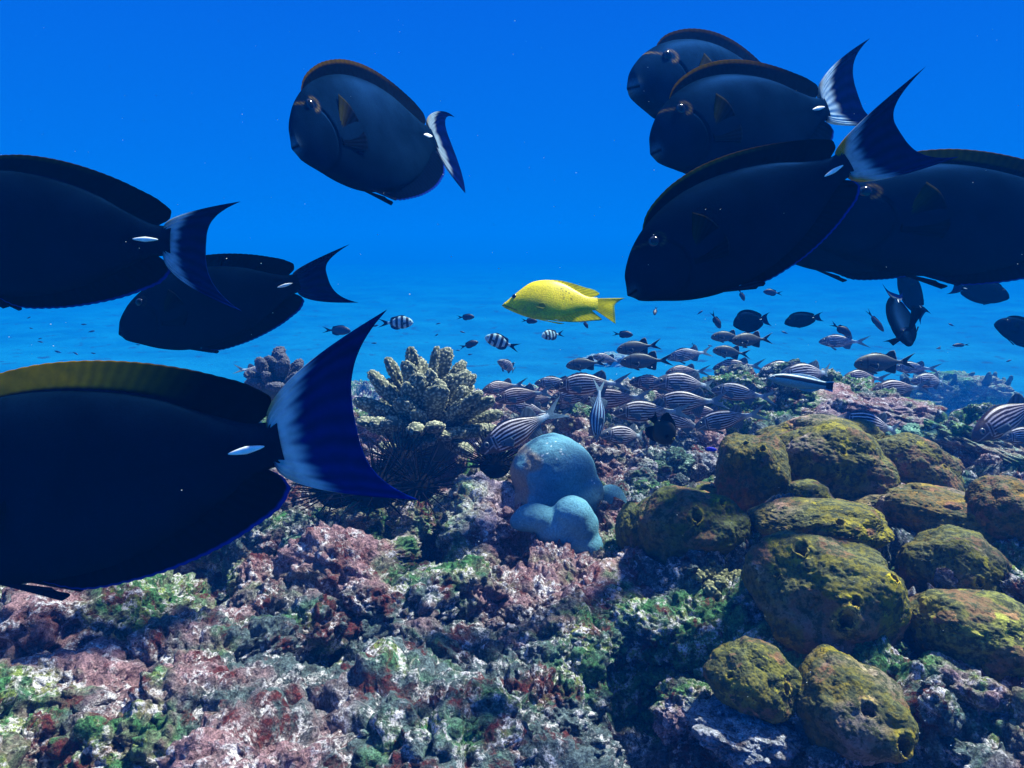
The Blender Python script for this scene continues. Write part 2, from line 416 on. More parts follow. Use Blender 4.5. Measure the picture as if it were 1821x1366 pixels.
# ------------------------------------------------------------------ haze
hv = [(-75, -75, -3.2), (75, -75, -3.2), (75, 75, -3.2), (-75, 75, -3.2), (-75, -75, .75), (75, -75, .75), (75, 75, .75), (-75, 75, .75)]
hf = [(0, 3, 2, 1), (4, 5, 6, 7), (0, 1, 5, 4), (1, 2, 6, 5), (2, 3, 7, 6), (3, 0, 4, 7)]
m = bpy.data.materials.new('water_haze'); m.use_nodes = True; nt = m.node_tree; nt.nodes.clear()
o_ = nd(nt, 'ShaderNodeOutputMaterial'); pv = nd(nt, 'ShaderNodeVolumePrincipled')
pv.inputs['Color'].default_value = (.0, .12, .56, 1); pv.inputs['Absorption Color'].default_value = (0, .32, .62, 1); pv.inputs['Density'].default_value = .09
pv.inputs['Density Attribute'].default_value = ''; pv.inputs['Temperature Attribute'].default_value = ''
pv.inputs['Anisotropy'].default_value = 0.0
nt.links.new(pv.outputs[0], o_.inputs['Volume'])
tag(link('haze', mesh_from('haze', hv, hf, m, smooth=False)), kind='stuff')

# ------------------------------------------------------------------ lumpy rocks, boulders
def rock_mesh(name, seed, mat, n=48, knob=.22, amp=.35, sq=(1, 1, .75)):
    D, Fc = SPH[n]
    r = 1 + amp*fbm(D*1.3+seed*3.7, 3, seed) 
    q = D*r[:, None]
    w = worley3(q*2.6+seed, seed); w2 = worley3(q*6.5+seed, seed+4)
    r2 = knob*(np.sqrt(np.clip(1-(w/.85)**2, 0, 1))-.5) + knob*.4*(np.sqrt(np.clip(1-(w2/.85)**2, 0, 1))-.5) + .05*fbm(q*12, 3, seed+2)
    V = q + D*r2[:, None]; V = V*np.array(sq)
    return mesh_from(name, V, Fc, mat)

M_b, nt, bs = new_mat('olive_sponge_skin')
at = nd(nt, 'ShaderNodeVertexColor'); at.layer_name = 'col'; v = obj_vec(nt, True)
f1 = noise(nt, v, 18, 7, .72, .3); f2 = noise(nt, v, 90, 6, .75); f3 = noise(nt, v, 5, 5, .6, .8); f4 = noise(nt, v, 380, 3, .7)
c = mix(nt, 1.0, at.outputs['Color'], ramp(nt, f2, .34, .66, (.45,)*3, (1.5,)*3), 'MULTIPLY')
g_ = mix(nt, 1.0, ramp(nt, f1, .50, .60), ramp(nt, f2, .40, .60), 'MULTIPLY')
c = mix(nt, g_, c, (.30, .36, .20))
c = mix(nt, ramp(nt, f3, .56, .66), c, mix(nt, ramp(nt, f2, .4, .6), (.20, .15, .12), (.50, .40, .38)))
c = mix(nt, mix(nt, 1.0, ramp(nt, f1, .42, .36), ramp(nt, f2, .4, .55), 'MULTIPLY'), c, (.035, .045, .012))
c = mix(nt, 1.0, c, ramp(nt, f4, .35, .65, (.7,)*3, (1.25,)*3), 'MULTIPLY')
nt.links.new(c, bs.inputs['Base Color']); bs.inputs['Roughness'].default_value = .75; bs.inputs['Specular IOR Level'].default_value = .3
b1 = bump(nt, bs, f1, .0035); b2 = bump(nt, bs, f2, .003, 1., b1); bump(nt, bs, f4, .001, .7, b2)

def view_dir_local(px, py):
    return -ray(px, py)
def boulder(px, py, d, wpx, hpx, deep, holes, label, seed, lean=0., tint=(.17, .135, .02), red=0., cat='sponge', group='olive sponge boulders'):
    """px,py centre of the boulder in the photo, d depth; holes: (u, v, radius) in the disc seen from the camera"""
    c0 = P(px, py, d); rx, rz = wpx*.45/F*d, hpx*.455/F*d; ry = deep*.9
    D, Fc = SPH[90]
    r = 1 + .20*fbm(D*1.1+seed*5.1, 2, seed) + .03*fbm(D*4.2+seed, 3, seed+3) + .006*fbm(D*14, 3, seed+5)
    V = D*r[:, None]
    # creases
    wl = worley3(D*1.25+seed*2.3, seed+8); V *= (1+.30*(np.sqrt(np.clip(1-(wl/1.0)**2, 0, 1))-.7))[:, None]
    wl = worley3(D*3.1+seed*1.3, seed+9); V *= (1+.09*(np.sqrt(np.clip(1-(wl/1.0)**2, 0, 1))-.7)+.012*fbm(D*26, 3, seed+6))[:, None]
    V = np.sign(V)*np.abs(V)**.92
    V = V*np.array([rx, ry, rz])
    ca, sa = math.cos(lean), math.sin(lean)
    V = np.stack([V[:, 0]*ca+V[:, 2]*sa, V[:, 1], -V[:, 0]*sa+V[:, 2]*ca], -1)
    Rm = np.array(CR @ Matrix.Rotation(R(-90), 3, 'X'))      # local frame aligned to the view: x right, y away, z up
    col = np.tile(np.array(tint)*np.array([1.22, 1.26, .32]), (len(V), 1))
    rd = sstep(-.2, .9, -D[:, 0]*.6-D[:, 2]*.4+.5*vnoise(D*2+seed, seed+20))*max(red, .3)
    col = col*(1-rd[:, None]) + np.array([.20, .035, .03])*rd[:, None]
    cr_ = (sstep(.25, .5, fbm(D*2.2+seed*3, 3, seed+31)))[:, None]*.8; col = col*(1-cr_)+np.array([.30, .12, .07])*cr_
    Vn = V.copy(); rims = []
    for (hu, hv_, hr) in [(a_, b_, c_*.62) for a_, b_, c_ in holes]:
        tgt = np.array([hu*rx, -1, hv_*rz])
        # surface point with this x,z that faces the camera
        dx = np.hypot(V[:, 0]-tgt[0], V[:, 2]-tgt[2]) + (V[:, 1] > 0)*9
        k = int(np.argmin(dx)); hp = V[k]
        nrm = hp/np.array([rx*rx, ry*ry, rz*rz]); nrm = nrm/np.linalg.norm(nrm); nrm = nrm*.75+np.array([0, 0, .66]); nrm /= np.linalg.norm(nrm)
        rel = V-hp; dist = np.linalg.norm(rel-(rel@nrm)[:, None]*nrm, axis=1); near = np.abs(rel@nrm) < hr*3
        rim = np.exp(-((dist-hr*1.35)/(hr*.5))**2)*near; hole = (1-sstep(hr*.55, hr*1.15, dist))*near
        Vn += nrm[None]*(rim*hr*.45-hole*hr*2.2)[:, None]
        rc = np.clip(rim, 0, 1)[:, None]; col = col*(1-rc*.8)+np.array([.60, .46, .01])*rc*.8
        hc = np.clip(hole, 0, 1)[:, None]; col = col*(1-hc)+np.array([.03, .022, .008])*hc
        rims.append((hp, nrm, hr))
    o = link('sponge_boulder', mesh_from('sponge_boulder', Vn, Fc, M_b, col))
    o.matrix_world = Matrix.Translation(c0) @ (CR @ Matrix.Rotation(R(-90), 3, 'X')).to_4x4()
    tag(o, label, cat, group)
    for hp, nrm, hr in rims:
        nu, nv = 40, 10; a = np.linspace(0, 2*math.pi, nu, endpoint=False); b = np.linspace(0, 2*math.pi, nv)
        e1 = np.cross(nrm, [0, 1, 0.01]); e1 /= np.linalg.norm(e1); e2 = np.cross(nrm, e1); q = []
        for aa in a:
            rd_ = hr*1.12*(1+.06*math.sin(aa*3+seed)); c_ = hp+(e1*math.cos(aa)+e2*math.sin(aa))*rd_
            k = int(np.argmin(((Vn-c_)**2).sum(1))); c_ = c_+nrm*float((Vn[k]-c_)@nrm)
            ro = (e1*math.cos(aa)+e2*math.sin(aa)); tr = hr*.16*(1+.25*math.sin(aa*5+seed))
            for bb in b: q.append(c_+ro*tr*math.cos(bb)+nrm*tr*1.1*math.sin(bb))
        t = link('vent_rim', mesh_from('vent_rim', q, grid_faces(nu, nv, True), M_b, np.array([.62, .45, .02])), o)
    return o

for b in BOULDERS: boulder(*b)

# ------------------------------------------------------------------ blue coral: domed head and its lobed front
def fused(name, blobs, voxel, mat, noise_amp, seed, colfn):
    """ellipsoids (centre, radii) fused into one skin (metaball-like field sampled by projecting a remeshed hull)"""
    D, Fc = SPH[24]; Vs, Fs, off = [], [], 0
    for c, r in blobs:
        Vs.append(D*np.array(r)+np.array(c)); Fs.append(Fc+off); off += len(D)
    me = mesh_from(name+'_src', np.concatenate(Vs), np.concatenate(Fs), None)
    ob = link(name+'_src', me)
    mo = ob.modifiers.new('r', 'REMESH'); mo.mode = 'VOXEL'; mo.voxel_size = voxel
    ms = ob.modifiers.new('s', 'SMOOTH'); ms.factor = .9; ms.iterations = 45
    dg = bpy.context.evaluated_depsgraph_get(); ev = ob.evaluated_get(dg); em = ev.to_mesh()
    n = len(em.vertices); V = np.empty(n*3, np.float32); em.vertices.foreach_get('co', V); V = V.reshape(-1, 3)
    N = np.empty(n*3, np.float32); em.vertices.foreach_get('normal', N); N = N.reshape(-1, 3)
    faces = [tuple(p_.vertices) for p_ in em.polygons]
    ev.to_mesh_clear(); bpy.data.objects.remove(ob); bpy.data.meshes.remove(me)
    V = V + N*(noise_amp*fbm(V*20+seed, 5, seed))[:, None]
    return mesh_from(name, V, faces, mat, colfn(V, N))
m_blue, nt, bs = new_mat('blue_coral_skin')
at = nd(nt, 'ShaderNodeVertexColor'); at.layer_name = 'col'; v = obj_vec(nt)
f2 = noise(nt, v, 300, 5, .7); f1 = noise(nt, v, 35, 5, .6)
c = mix(nt, 1.0, at.outputs['Color'], ramp(nt, f2, .35, .65, (.72,)*3, (1.3,)*3), 'MULTIPLY')
c = mix(nt, ramp(nt, f1, .66, .74), c, (.24, .42, .48))
nt.links.new(c, bs.inputs['Base Color']); bs.inputs['Roughness'].default_value = .8; bs.inputs['Specular IOR Level'].default_value = .2; bump(nt, bs, f2, .002)
def blue_col(V, N):
    c = np.tile(np.array([.085, .24, .33]), (len(V), 1))
    n = fbm(V*22, 4, 5); c *= (1+.22*n)[:, None]
    # pale fish-bite scars on the crown
    w = worley3(V*95, 9); s = (w < .17)*(vnoise(V*20, 6) > .15)*(N[:, 2] > .3)
    c[s > 0] = (.55, .66, .68)
    # encrusted brownish, pinkish side
    k = sstep(.25, .6, -N[:, 0] + .5*vnoise(V*30, 8)-.1)[:, None]
    return c*(1-k)+k*np.array([.24, .20, .17])
s = 1.27/F
def coral_obj(name, px, py, d, blobs, label, cat, vox=.0022, namp=.0040, seed=1, fn=blue_col, group=None):
    s = d/F
    bl = [((a*s, b*s, c*s), (r1*s, r2*s, r3*s)) for (a, b, c, r1, r2, r3) in blobs]
    o = link(name, fused(name, bl, vox, m_blue, namp, seed, fn))
    o.matrix_world = Matrix.Translation(P(px, py, d)) @ (CR @ Matrix.Rotation(R(-90), 3, 'X')).to_4x4()
    return tag(o, label, cat, group)
coral_obj('blue_coral', 985, 850, 1.33, [(0, 0, 10, 76, 70, 66), (-12, 5, -50, 70, 70, 60), (15, 5, -25, 78, 72, 60), (0, 10, 25, 58, 58, 52)],
          'domed blue coral head speckled with white bite marks', 'coral')
def plain_blue(V, N):
    c = np.tile(np.array([.10, .28, .37]), (len(V), 1)); n = fbm(V*25, 4, 5); c *= (1+.14*n)[:, None]
    w = worley3(V*120, 9); c[(w < .10)*(vnoise(V*16, 6) > .4)] = (.4, .6, .66)
    r = np.linalg.norm(V-np.array([60, -28, -58])*1.2/F, axis=1)
    k = (1-sstep(.010, .018, r+.005*vnoise(V*120, 3)))[:, None]
    return c*(1-k)+k*np.array([.13, .05, .04])
coral_obj('blue_coral', 990, 935, 1.20, [(-38, 0, 14, 40, 34, 26), (-58, 0, 8, 26, 26, 20), (28, -4, 18, 38, 36, 38), (40, 0, 0, 36, 34, 34), (8, 0, -8, 52, 34, 30), (58, 0, -42, 30, 32, 34), (62, 0, -66, 28, 28, 24), (82, 0, -52, 18, 20, 16), (30, 0, -30, 40, 32, 30)],
          'smooth light blue coral lobe forked like a snail in front of the domed head', 'coral', .0019, .0018, 2, plain_blue)
coral_obj('blue_coral', 1085, 885, 1.36, [(0, 0, 0, 26, 24, 24), (8, 0, -12, 24, 22, 22)], 'small bright blue coral knob at the right foot of the domed head', 'coral', .002, .001, 3)

# ------------------------------------------------------------------ knobbly branching coral
M_poc, nt, bs = new_mat('branching_coral_skin')
at = nd(nt, 'ShaderNodeVertexColor'); at.layer_name = 'col'; v = obj_vec(nt, True)
c = mix(nt, 1.0, at.outputs['Color'], ramp(nt, noise(nt, v, 260, 4, .7), .35, .65, (.7,)*3, (1.25,)*3), 'MULTIPLY')
nt.links.new(c, bs.inputs['Base Color']); bs.inputs['Roughness'].default_value = .8; bump(nt, bs, noise(nt, v, 300, 4), .002)
def branch_mesh(L, r0, r1, seed, tipcol, basecol, flat=1.25, knob=1.):
    """tapered blunt finger growing along +Z with rows of wart-like knobs"""
    nz, na = 84, 72
    t = np.linspace(0, 1, nz); a = np.linspace(0, 2*math.pi, na, endpoint=False)
    A, T = np.meshgrid(a, t, indexing='ij')
    rad = (r0+(r1-r0)*sstep(0, .75, T))
    cap = np.sqrt(np.clip(1-np.clip((T-.80)/.20, 0, 1)**2, 0, 1))
    lump = 1+.16*vnoise(np.stack([np.cos(A).ravel()*1.2, np.sin(A).ravel()*1.2, T.ravel()*3+seed*5], -1), seed).reshape(A.shape)
    rr_ = rad*cap*lump
    x = rr_*np.cos(A)*flat; y = rr_*np.sin(A)/flat; z = T*L
    # bend
    b = .18*L*math.sin(seed*1.7); x = x + b*T*T; y = y + .12*L*math.cos(seed*2.3)*T*T
    V = np.stack([x, y, z], -1).reshape(-1, 3)
    k = worley3(V/.0060+seed*11, seed)
    w = np.clip(1-(k/.52)**2, 0, 1)
    N = np.stack([np.cos(A), np.sin(A), np.clip((T-.8)/.2, 0, 1)**1.5*1.6], -1).reshape(-1, 3); N /= np.linalg.norm(N, axis=1)[:, None]
    V = V + N*(.0028*knob*w)[:, None]
    cc = np.array(basecol)[None]*(1-w[:, None]) + np.array(tipcol)[None]*w[:, None]
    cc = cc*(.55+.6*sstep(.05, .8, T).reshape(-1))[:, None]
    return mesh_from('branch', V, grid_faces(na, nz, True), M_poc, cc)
def branching(name, px, py, d, wpx, hpx, n, label, seed, r0=.011, tip=(.52, .55, .38), basec=(.10, .12, .07), short=1.):
    s = d/F; c0 = P(px, py, d)
    root = tag(link(name, mesh_from(name, SPH[24][0]*np.array([wpx*.24*s, wpx*.22*s, hpx*.24*s]), SPH[24][1], M_poc, np.array([.07, .075, .045]))), label, 'coral')
    root.location = c0
    rnd = random.Random(seed); vari = [branch_mesh(1, 1, 1, 1, tip, basec)] if 0 else None
    lens = []
    for i in range(n):
        # directions over the upper hemisphere, fanning out
        u = (i+.5)/n; ph = i*2.39996; el = 1.5*u**.6
        dx, dy, dz = math.sin(el)*math.cos(ph), math.sin(el)*math.sin(ph), math.cos(el)
        dx += rnd.uniform(-.12, .12); dz += rnd.uniform(-.08, .12)
        Lx = (wpx/2)*s; Lz = hpx*.78*s
        L = 1/math.sqrt((dx/Lx)**2+(dy/Lx)**2+(dz/Lz)**2)*rnd.uniform(.66, 1.08)
        st = L*.16; Lb = L-st
        ra = r0*rnd.uniform(.85, 1.25)
        me = branch_mesh(Lb, ra*.8, ra*1.05, seed+i, tip, basec, rnd.choice((1.05, 1.2, 1.4)))
        o = link('branch', me, root); dv = Vector((dx, dy, dz)).normalized()
        o.rotation_euler = dv.to_track_quat('Z', 'Y').to_euler(); o.location = dv*st
    return root
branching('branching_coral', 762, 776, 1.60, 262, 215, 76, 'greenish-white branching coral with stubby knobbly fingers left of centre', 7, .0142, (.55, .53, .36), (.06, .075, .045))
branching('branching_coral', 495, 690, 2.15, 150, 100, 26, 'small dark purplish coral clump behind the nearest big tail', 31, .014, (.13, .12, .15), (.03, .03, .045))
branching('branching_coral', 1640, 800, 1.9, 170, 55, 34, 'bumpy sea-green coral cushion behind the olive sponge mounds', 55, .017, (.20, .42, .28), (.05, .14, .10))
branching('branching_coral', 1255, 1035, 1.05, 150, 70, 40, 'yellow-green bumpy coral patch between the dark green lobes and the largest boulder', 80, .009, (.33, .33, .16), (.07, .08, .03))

# distant dark coral bommie in the haze
o = link('coral_bommie', rock_mesh('coral_bommie', 12, M_rock['green'], 90, .30, .4, (1.5, .7, .55)))
o.matrix_world = Matrix.Translation(P(1690, 706, 6.0)) @ Matrix.Scale(.31, 4)
tag(o, 'dark hazy coral bommie far off at the right', 'coral')
for k in range(26):
    a = random.uniform(-1.3, 1.3)
    me = branch_mesh(random.uniform(.28, .5), .06, .05, 300+k, (.10, .16, .14), (.05, .08, .07))
    b_ = link('branch', me, o); b_.location = (a, random.uniform(-.3, .2), .35*math.sqrt(max(0, 1-(a/1.6)**2)))
    b_.rotation_euler = (random.uniform(-.5, .4), random.uniform(-.6, .6)+a*.4, 0)

# ------------------------------------------------------------------ coral rocks lying on the reef
ROCKS = [ # px,py,size px (width), kind, squash, label
 (545, 905, 110, 'pink', .8, 'brownish coral rock with a rounded crest under the nearest tail'),
 (640, 925, 80, 'green', .6, 'low mossy rock in front of the black urchins'),
 (735, 935, 95, 'pink', .8, 'knobbly rock with a red-brown face below the urchin spines'),
 (845, 935, 170, 'pale', .75, 'broad pale pink coral rock with a maroon left side, left of the blue coral lobe'),
 (530, 975, 60, 'pale', .7, 'small lavender-white rock beside the blue-edged anal fin'),
 (500, 940, 60, 'green', .7, 'dark green rock by the anal fin of the nearest fish'),
 (600, 1080, 70, 'pale', 1., 'round pale rock with pitted greenish skin, left of centre'),
 (760, 1100, 60, 'pale', .8, 'whitish pitted coral rock under the central overhang'),
 (820, 1060, 130, 'pink', .7, 'chunky dark-fronted rock in the middle of the reef'),
 (690, 1000, 110, 'pink', .55, 'low pinkish-white ridge of coral rock'),
 (930, 1190, 110, 'pink', 1., 'upright pink and white horn of rock above a black hollow'),
 (640, 1300, 150, 'pink', .8, 'lavender rock with a shaded front at the bottom, left of centre'),
 (420, 1330, 170, 'pale', .7, 'flat pale pink rock at the bottom edge'),
 (230, 1340, 140, 'pale', .7, 'grey-lilac rock at the bottom left'),
 (50, 1320, 170, 'pale', .6, 'blurred pale rock in the bottom left corner'),
 (30, 1200, 150, 'pale', .8, 'dark-sided lilac rock at the left edge'),
 (140, 1180, 50, 'pink', .9, 'small round purple knob near the left edge'),
 (95, 1120, 110, 'pink', .6, 'brown-pink rock near the left edge below the big fish'),
 (360, 1160, 120, 'pink', .5, 'flattish grey-pink rock in the lower left'),
 (1090, 1095, 170, 'pink', .5, 'layered pink rock right of centre'),
 (1140, 845, 60, 'pale', 1., 'chalky white knob of rock right of the blue dome'),
 (1200, 835, 70, 'green', .9, 'mossy green rock under the black fish'),
 (1245, 830, 60, 'pale', .8, 'whitish rock beneath the small blue fish'),
 (1110, 935, 70, 'pink', .9, 'pink-grey knob right of the blue coral lobe'),
 (1120, 900, 36, 'pale', .9, 'tiny bluish-white pebble beside the blue knob'),
 (1060, 665, 130, 'pale', .5, 'crusty pale rock ledge among the striped fish'),
 (1130, 668, 60, 'pale', .8, 'rounded pale boulder behind the striped shoal'),
 (1420, 735, 170, 'pink', .5, 'grey-brown rock crest behind the yellow-olive sponge crest'),
 (1590, 750, 190, 'pink', .45, 'long brown-pink rock ridge behind the striped fish at the right'),
 (1760, 810, 190, 'green', .4, 'dark green overhanging rock at the right edge'),
 (1020, 745, 90, 'green', .7, 'dark mossy rock behind the blue dome'),
 (1130, 1010, 90, 'pink', .6, 'speckled rock at the foot of the blue coral lobe'),
 (1330, 1320, 190, 'pale', .5, 'pale green-white rock at the bottom right of centre'),
 (1740, 1270, 170, 'pink', .8, 'craggy pink and white rock in the lower right'),
 (1220, 1270, 120, 'pink', .8, 'shadowy rock with bright edge beside a black hollow'),
 (870, 800, 70, 'green', .5, 'green algae-covered rock between the branching coral and the blue dome'),
 (410, 1085, 40, 'pale', .8, 'small white lump of coral on the green slope'),
]
var = {k: [rock_mesh('coral_rock', 20+i*7+j, M_rock[k], 48, .30, .38) for i in range(4)] for j, k in enumerate(('pink', 'green', 'pale'))}
for i, (px, py, w, k, sq, lab) in enumerate(ROCKS):
    q = on_ground(px, py); d = (CR.inverted() @ q).z*-1
    s_ = w/2/F*d
    o = link('coral_rock', var[k][i % 4]); o.location = q + Vector((0, s_*.35, 0))
    o.rotation_euler = (random.uniform(-.3, .3), random.uniform(-.3, .3), random.uniform(0, 6.28))
    o.scale = (s_*.85, s_*.85, s_*sq*1.0)
    tag(o, lab, 'rock', 'coral rocks on the reef')

# ------------------------------------------------------------------ sea urchins
M_ur = attr_mat('urchin_black', .8, .02, 50, .2)
def urchin(px, py, d, rpx, label, spl=1.0, up=0.):
    s = d/F; r = rpx*s
    V = SPH[24][0]*np.array([r, r, r*.8])
    o = tag(link('sea_urchin', mesh_from('sea_urchin', V, SPH[24][1], M_ur, np.array([.004, .004, .006]))), label, 'sea urchin', 'black sea urchins')
    o.location = P(px, py, d)
    for i in range(96):
        u = (i+.5)/96; z = 1-1.35*u; q = math.sqrt(max(0, 1-z*z)); a = i*2.39996+random.uniform(-.2, .2)
        dv = Vector((q*math.cos(a), q*math.sin(a), z+random.uniform(-.1, .1)+up)).normalized()
        me = URS[i % 4]
        t = link('spine', me, o); t.rotation_euler = dv.to_track_quat('Z', 'Y').to_euler(); t.location = dv*r*.6
        t.scale = (r/.03, r/.03, r/.03*spl*random.uniform(.75, 1.2))
    return o
def spine_mesh(k):
    na, nz = 5, 7; a = np.linspace(0, 2*math.pi, na, endpoint=False); t = np.linspace(0, 1, nz)
    A, T = np.meshgrid(a, t, indexing='ij'); r = .0015*(1-T)**.7+.00015
    V = np.stack([r*np.cos(A)+.003*math.sin(k*2)*T*T, r*np.sin(A)+.002*T*T*math.cos(k), T*.085], -1).reshape(-1, 3)
    band = (np.sin(T.ravel()*40+k) > .2)[:, None]
    c = np.where(band, np.array([[.006, .006, .012]]), np.array([[.002, .002, .004]]))
    return mesh_from('spine', V, grid_faces(na, nz, True), M_ur, c)
URS = [spine_mesh(k) for k in range(4)]
urchin(745, 866, 1.30, 32, 'black long-spined urchin with its spines fanned out right of the big tail tip', .8)
urchin(668, 872, 1.26, 40, 'black urchin half hidden beneath the lower tip of the nearest tail', .65)
urchin(712, 822, 1.42, 32, 'black urchin in the shade under the branching coral', .6)
urchin(880, 828, 1.42, 28, 'flat black urchin under the nearest striped fish, spines over the green rock', .7, .3)
urchin(1052, 835, 1.48, 10, 'small black urchin wedged right of the blue dome', .8)
urchin(600, 872, 1.34, 38, 'black urchin hidden deep behind the nearest tail', .65)

# ------------------------------------------------------------------ fish
def curve(pts, x):
    """smooth curve through (x, z) points (cubic Hermite)"""
    p = np.array(pts, float); X_, Y_ = p[:, 0], p[:, 1]
    m_ = np.gradient(Y_, X_); i = np.clip(np.searchsorted(X_, x)-1, 0, len(X_)-2)
    h = X_[i+1]-X_[i]; t = np.clip((x-X_[i])/h, 0, 1)
    return (2*t**3-3*t*t+1)*Y_[i]+(t**3-2*t*t+t)*h*m_[i]+(3*t*t-2*t**3)*Y_[i+1]+(t**3-t*t)*h*m_[i+1]
def poly(pts, n):
    """n points along a smoothed open polyline"""
    p = np.array(pts, float); d = np.r_[0, np.cumsum(np.linalg.norm(np.diff(p, axis=0), axis=1))]; d /= d[-1]
    t = np.linspace(0, 1, n)
    if len(p) == 2: return np.stack([np.interp(t, d, p[:, k]) for k in (0, 1)], -1)
    return np.stack([curve(np.stack([d, p[:, k]], -1), t) for k in (0, 1)], -1)
class Fish:
    def __init__(s, name, top, bot, wid, colfn, bend=0., nx=110, na=64, mat=None, groove=None, finmat=None):
        s.name, s.top, s.bot, s.wid, s.bend = name, top, bot, wid, bend
        t = np.linspace(0, 1, nx); x = .5*(1-np.cos(math.pi*t))*.55+t*.45
        a = np.linspace(0, 2*math.pi, na, endpoint=False)
        A, Xg = np.meshgrid(a, x, indexing='ij')
        zt, zb, w = curve(top, Xg), curve(bot, Xg), curve(wid, Xg)
        e = np.clip(Xg/.03, 0, 1)**.5
        zc, hz = (zt+zb)/2, np.maximum((zt-zb)/2, .001)*np.where(Xg < .03, e, 1)
        yy = w*np.sign(np.cos(A))*np.abs(np.cos(A))**.85*np.where(Xg < .03, e, 1); zz = zc+hz*np.sin(A)
        nt_ = (zz-zb)/np.maximum(zt-zb, 1e-4)
        if groove is not None: yy = yy*(1+groove(Xg, zz))
        V = np.stack([Xg, yy, zz], -1).reshape(-1, 3)
        col = colfn(Xg.ravel(), zz.ravel(), nt_.ravel())
        Fc = grid_faces(na, nx, True)
        s.root = link(name, mesh_from(name, s.bendit(V), Fc, mat or M_small, col)); s.fm = finmat or M_fin
    def bendit(s, V):
        V = np.array(V, float); k = np.clip(V[:, 0]-.45, 0, None); V[:, 1] += s.bend*k*k; return V
    def side(s, x, z):
        zt, zb, w = float(curve(s.top, np.array([x]))[0]), float(curve(s.bot, np.array([x]))[0]), float(curve(s.wid, np.array([x]))[0])
        q = (z-(zt+zb)/2)/((zt-zb)/2); return w*max(0, 1-q*q)**.42
    def fin(s, part, base, edge, col, nu=60, nv=16, thick=.006, y0=0., flare=0., sx=1, vpow=1., tipthin=.15, rays=0, jag=0.):
        b, e = poly(base, nu), poly(edge, nu); u = np.linspace(0, 1, nu); v = np.linspace(0, 1, nv)
        U, Vv = np.meshgrid(u, v, indexing='ij')
        x = b[:, 0][:, None]+(e[:, 0]-b[:, 0])[:, None]*Vv; z = b[:, 1][:, None]+(e[:, 1]-b[:, 1])[:, None]*Vv**vpow
        if jag:
            jj = jag*(np.abs(np.sin(U*math.pi*(rays or 12)))-.5)*Vv**4; d = e-b; d = d/np.maximum(np.linalg.norm(d, axis=1), 1e-4)[:, None]
            x = x+jj*d[:, 0][:, None]; z = z+jj*d[:, 1][:, None]
        th_ = thick*(1-(1-tipthin)*Vv); 
        if rays: th_ = th_*(1+.15*np.sin(U*2*math.pi*rays))
        th_ = th_*np.clip(np.minimum(U, 1-U)/.02+.15, 0, 1)
        wav = .004*np.sin(U*9+1)*Vv
        yc = y0+flare*Vv**1.1+wav
        C = col(U, Vv).reshape(-1, 3)
        V1 = np.stack([x, sx*(yc+th_), z], -1).reshape(-1, 3); V2 = np.stack([x, sx*(yc-th_), z], -1).reshape(-1, 3)
        Fa = grid_faces(nu, nv); n = nu*nv
        rim = [k for k in range(nv)]; loop = [j for j in range(nv)]+[i*nv+nv-1 for i in range(1, nu)]+[(nu-1)*nv+j for j in range(nv-2, -1, -1)]+[i*nv for i in range(nu-2, 0, -1)]
        loop = np.array(loop); nx_ = np.roll(loop, -1); Fr = np.stack([loop, nx_, nx_+n, loop+n], -1)
        Vx = s.bendit(np.concatenate([V1, V2]))
        return link(part, mesh_from(part, Vx, np.concatenate([Fa, Fa[:, ::-1]+n, Fr]), s.fm, np.concatenate([C, C])), s.root)
    def eye(s, x, z, r, iris, both=True, ring=.62):
        D, Fc = SPH[24]
        for sx in (-1, 1):
            V = D*np.array([r, r*.62, r]); rad_ = np.hypot(D[:, 0], D[:, 2])
            c = np.where((rad_ < ring)[:, None], np.array([[.002, .002, .004]]), np.array([iris]))
            V = V+np.array([x, sx*(s.side(x, z)*.93), z])
            link('eye', mesh_from('eye', s.bendit(V), Fc, M_eye, c), s.root)
    def tail(s, xb, hb, xt, zt_, xl, zl, xm, col, vpow=.75, thick=.010, rays=9, p=2.0, zm=0., nv=24, nu=70, zc=0.):
        u = np.linspace(-1, 1, 21); edge = []
        for k in u:
            q = abs(k)**p
            edge.append((xm+((xt if k > 0 else xl)-xm)*q, zm+(zt_-zm if k > 0 else zm-zl)*k))
        return s.fin('tail_fin', [(xb, zc-hb), (xb, zc+hb)], edge, col, nu, nv, thick, vpow=vpow, rays=rays, tipthin=.2)

def place(f, px, py, lenpx, d, roll=0., yaw=0., flip=False, label=None, cat='fish', group=None, zs=1., tip=0., cx=.5):
    """px,py: where body station cx sits; lenpx: snout-to-tail-base length in photo pixels if seen square on;
    roll>0 lifts the tail, yaw>0 turns the head towards the camera, flip: head to the right"""
    s = lenpx/F*d
    M = Matrix.Translation((-cx, 0, 0))
    sc = Matrix.Diagonal((s, s, s*zs, 1))
    rot = Matrix.Rotation(R(tip), 4, 'X') @ Matrix.Rotation(R(yaw), 4, 'Z')
    if flip: rot = Matrix.Rotation(math.pi, 4, 'Z') @ rot
    rl = Matrix.Rotation(R(-roll), 4, 'Y')
    view = (CR @ Matrix.Rotation(R(-90), 3, 'X')).to_4x4()
    f.matrix_world = Matrix.Translation(P(px, py, d)) @ view @ rl @ rot @ sc @ M
    if label: f['label'] = label
    f['category'] = cat
    if group: f['group'] = group
    return f

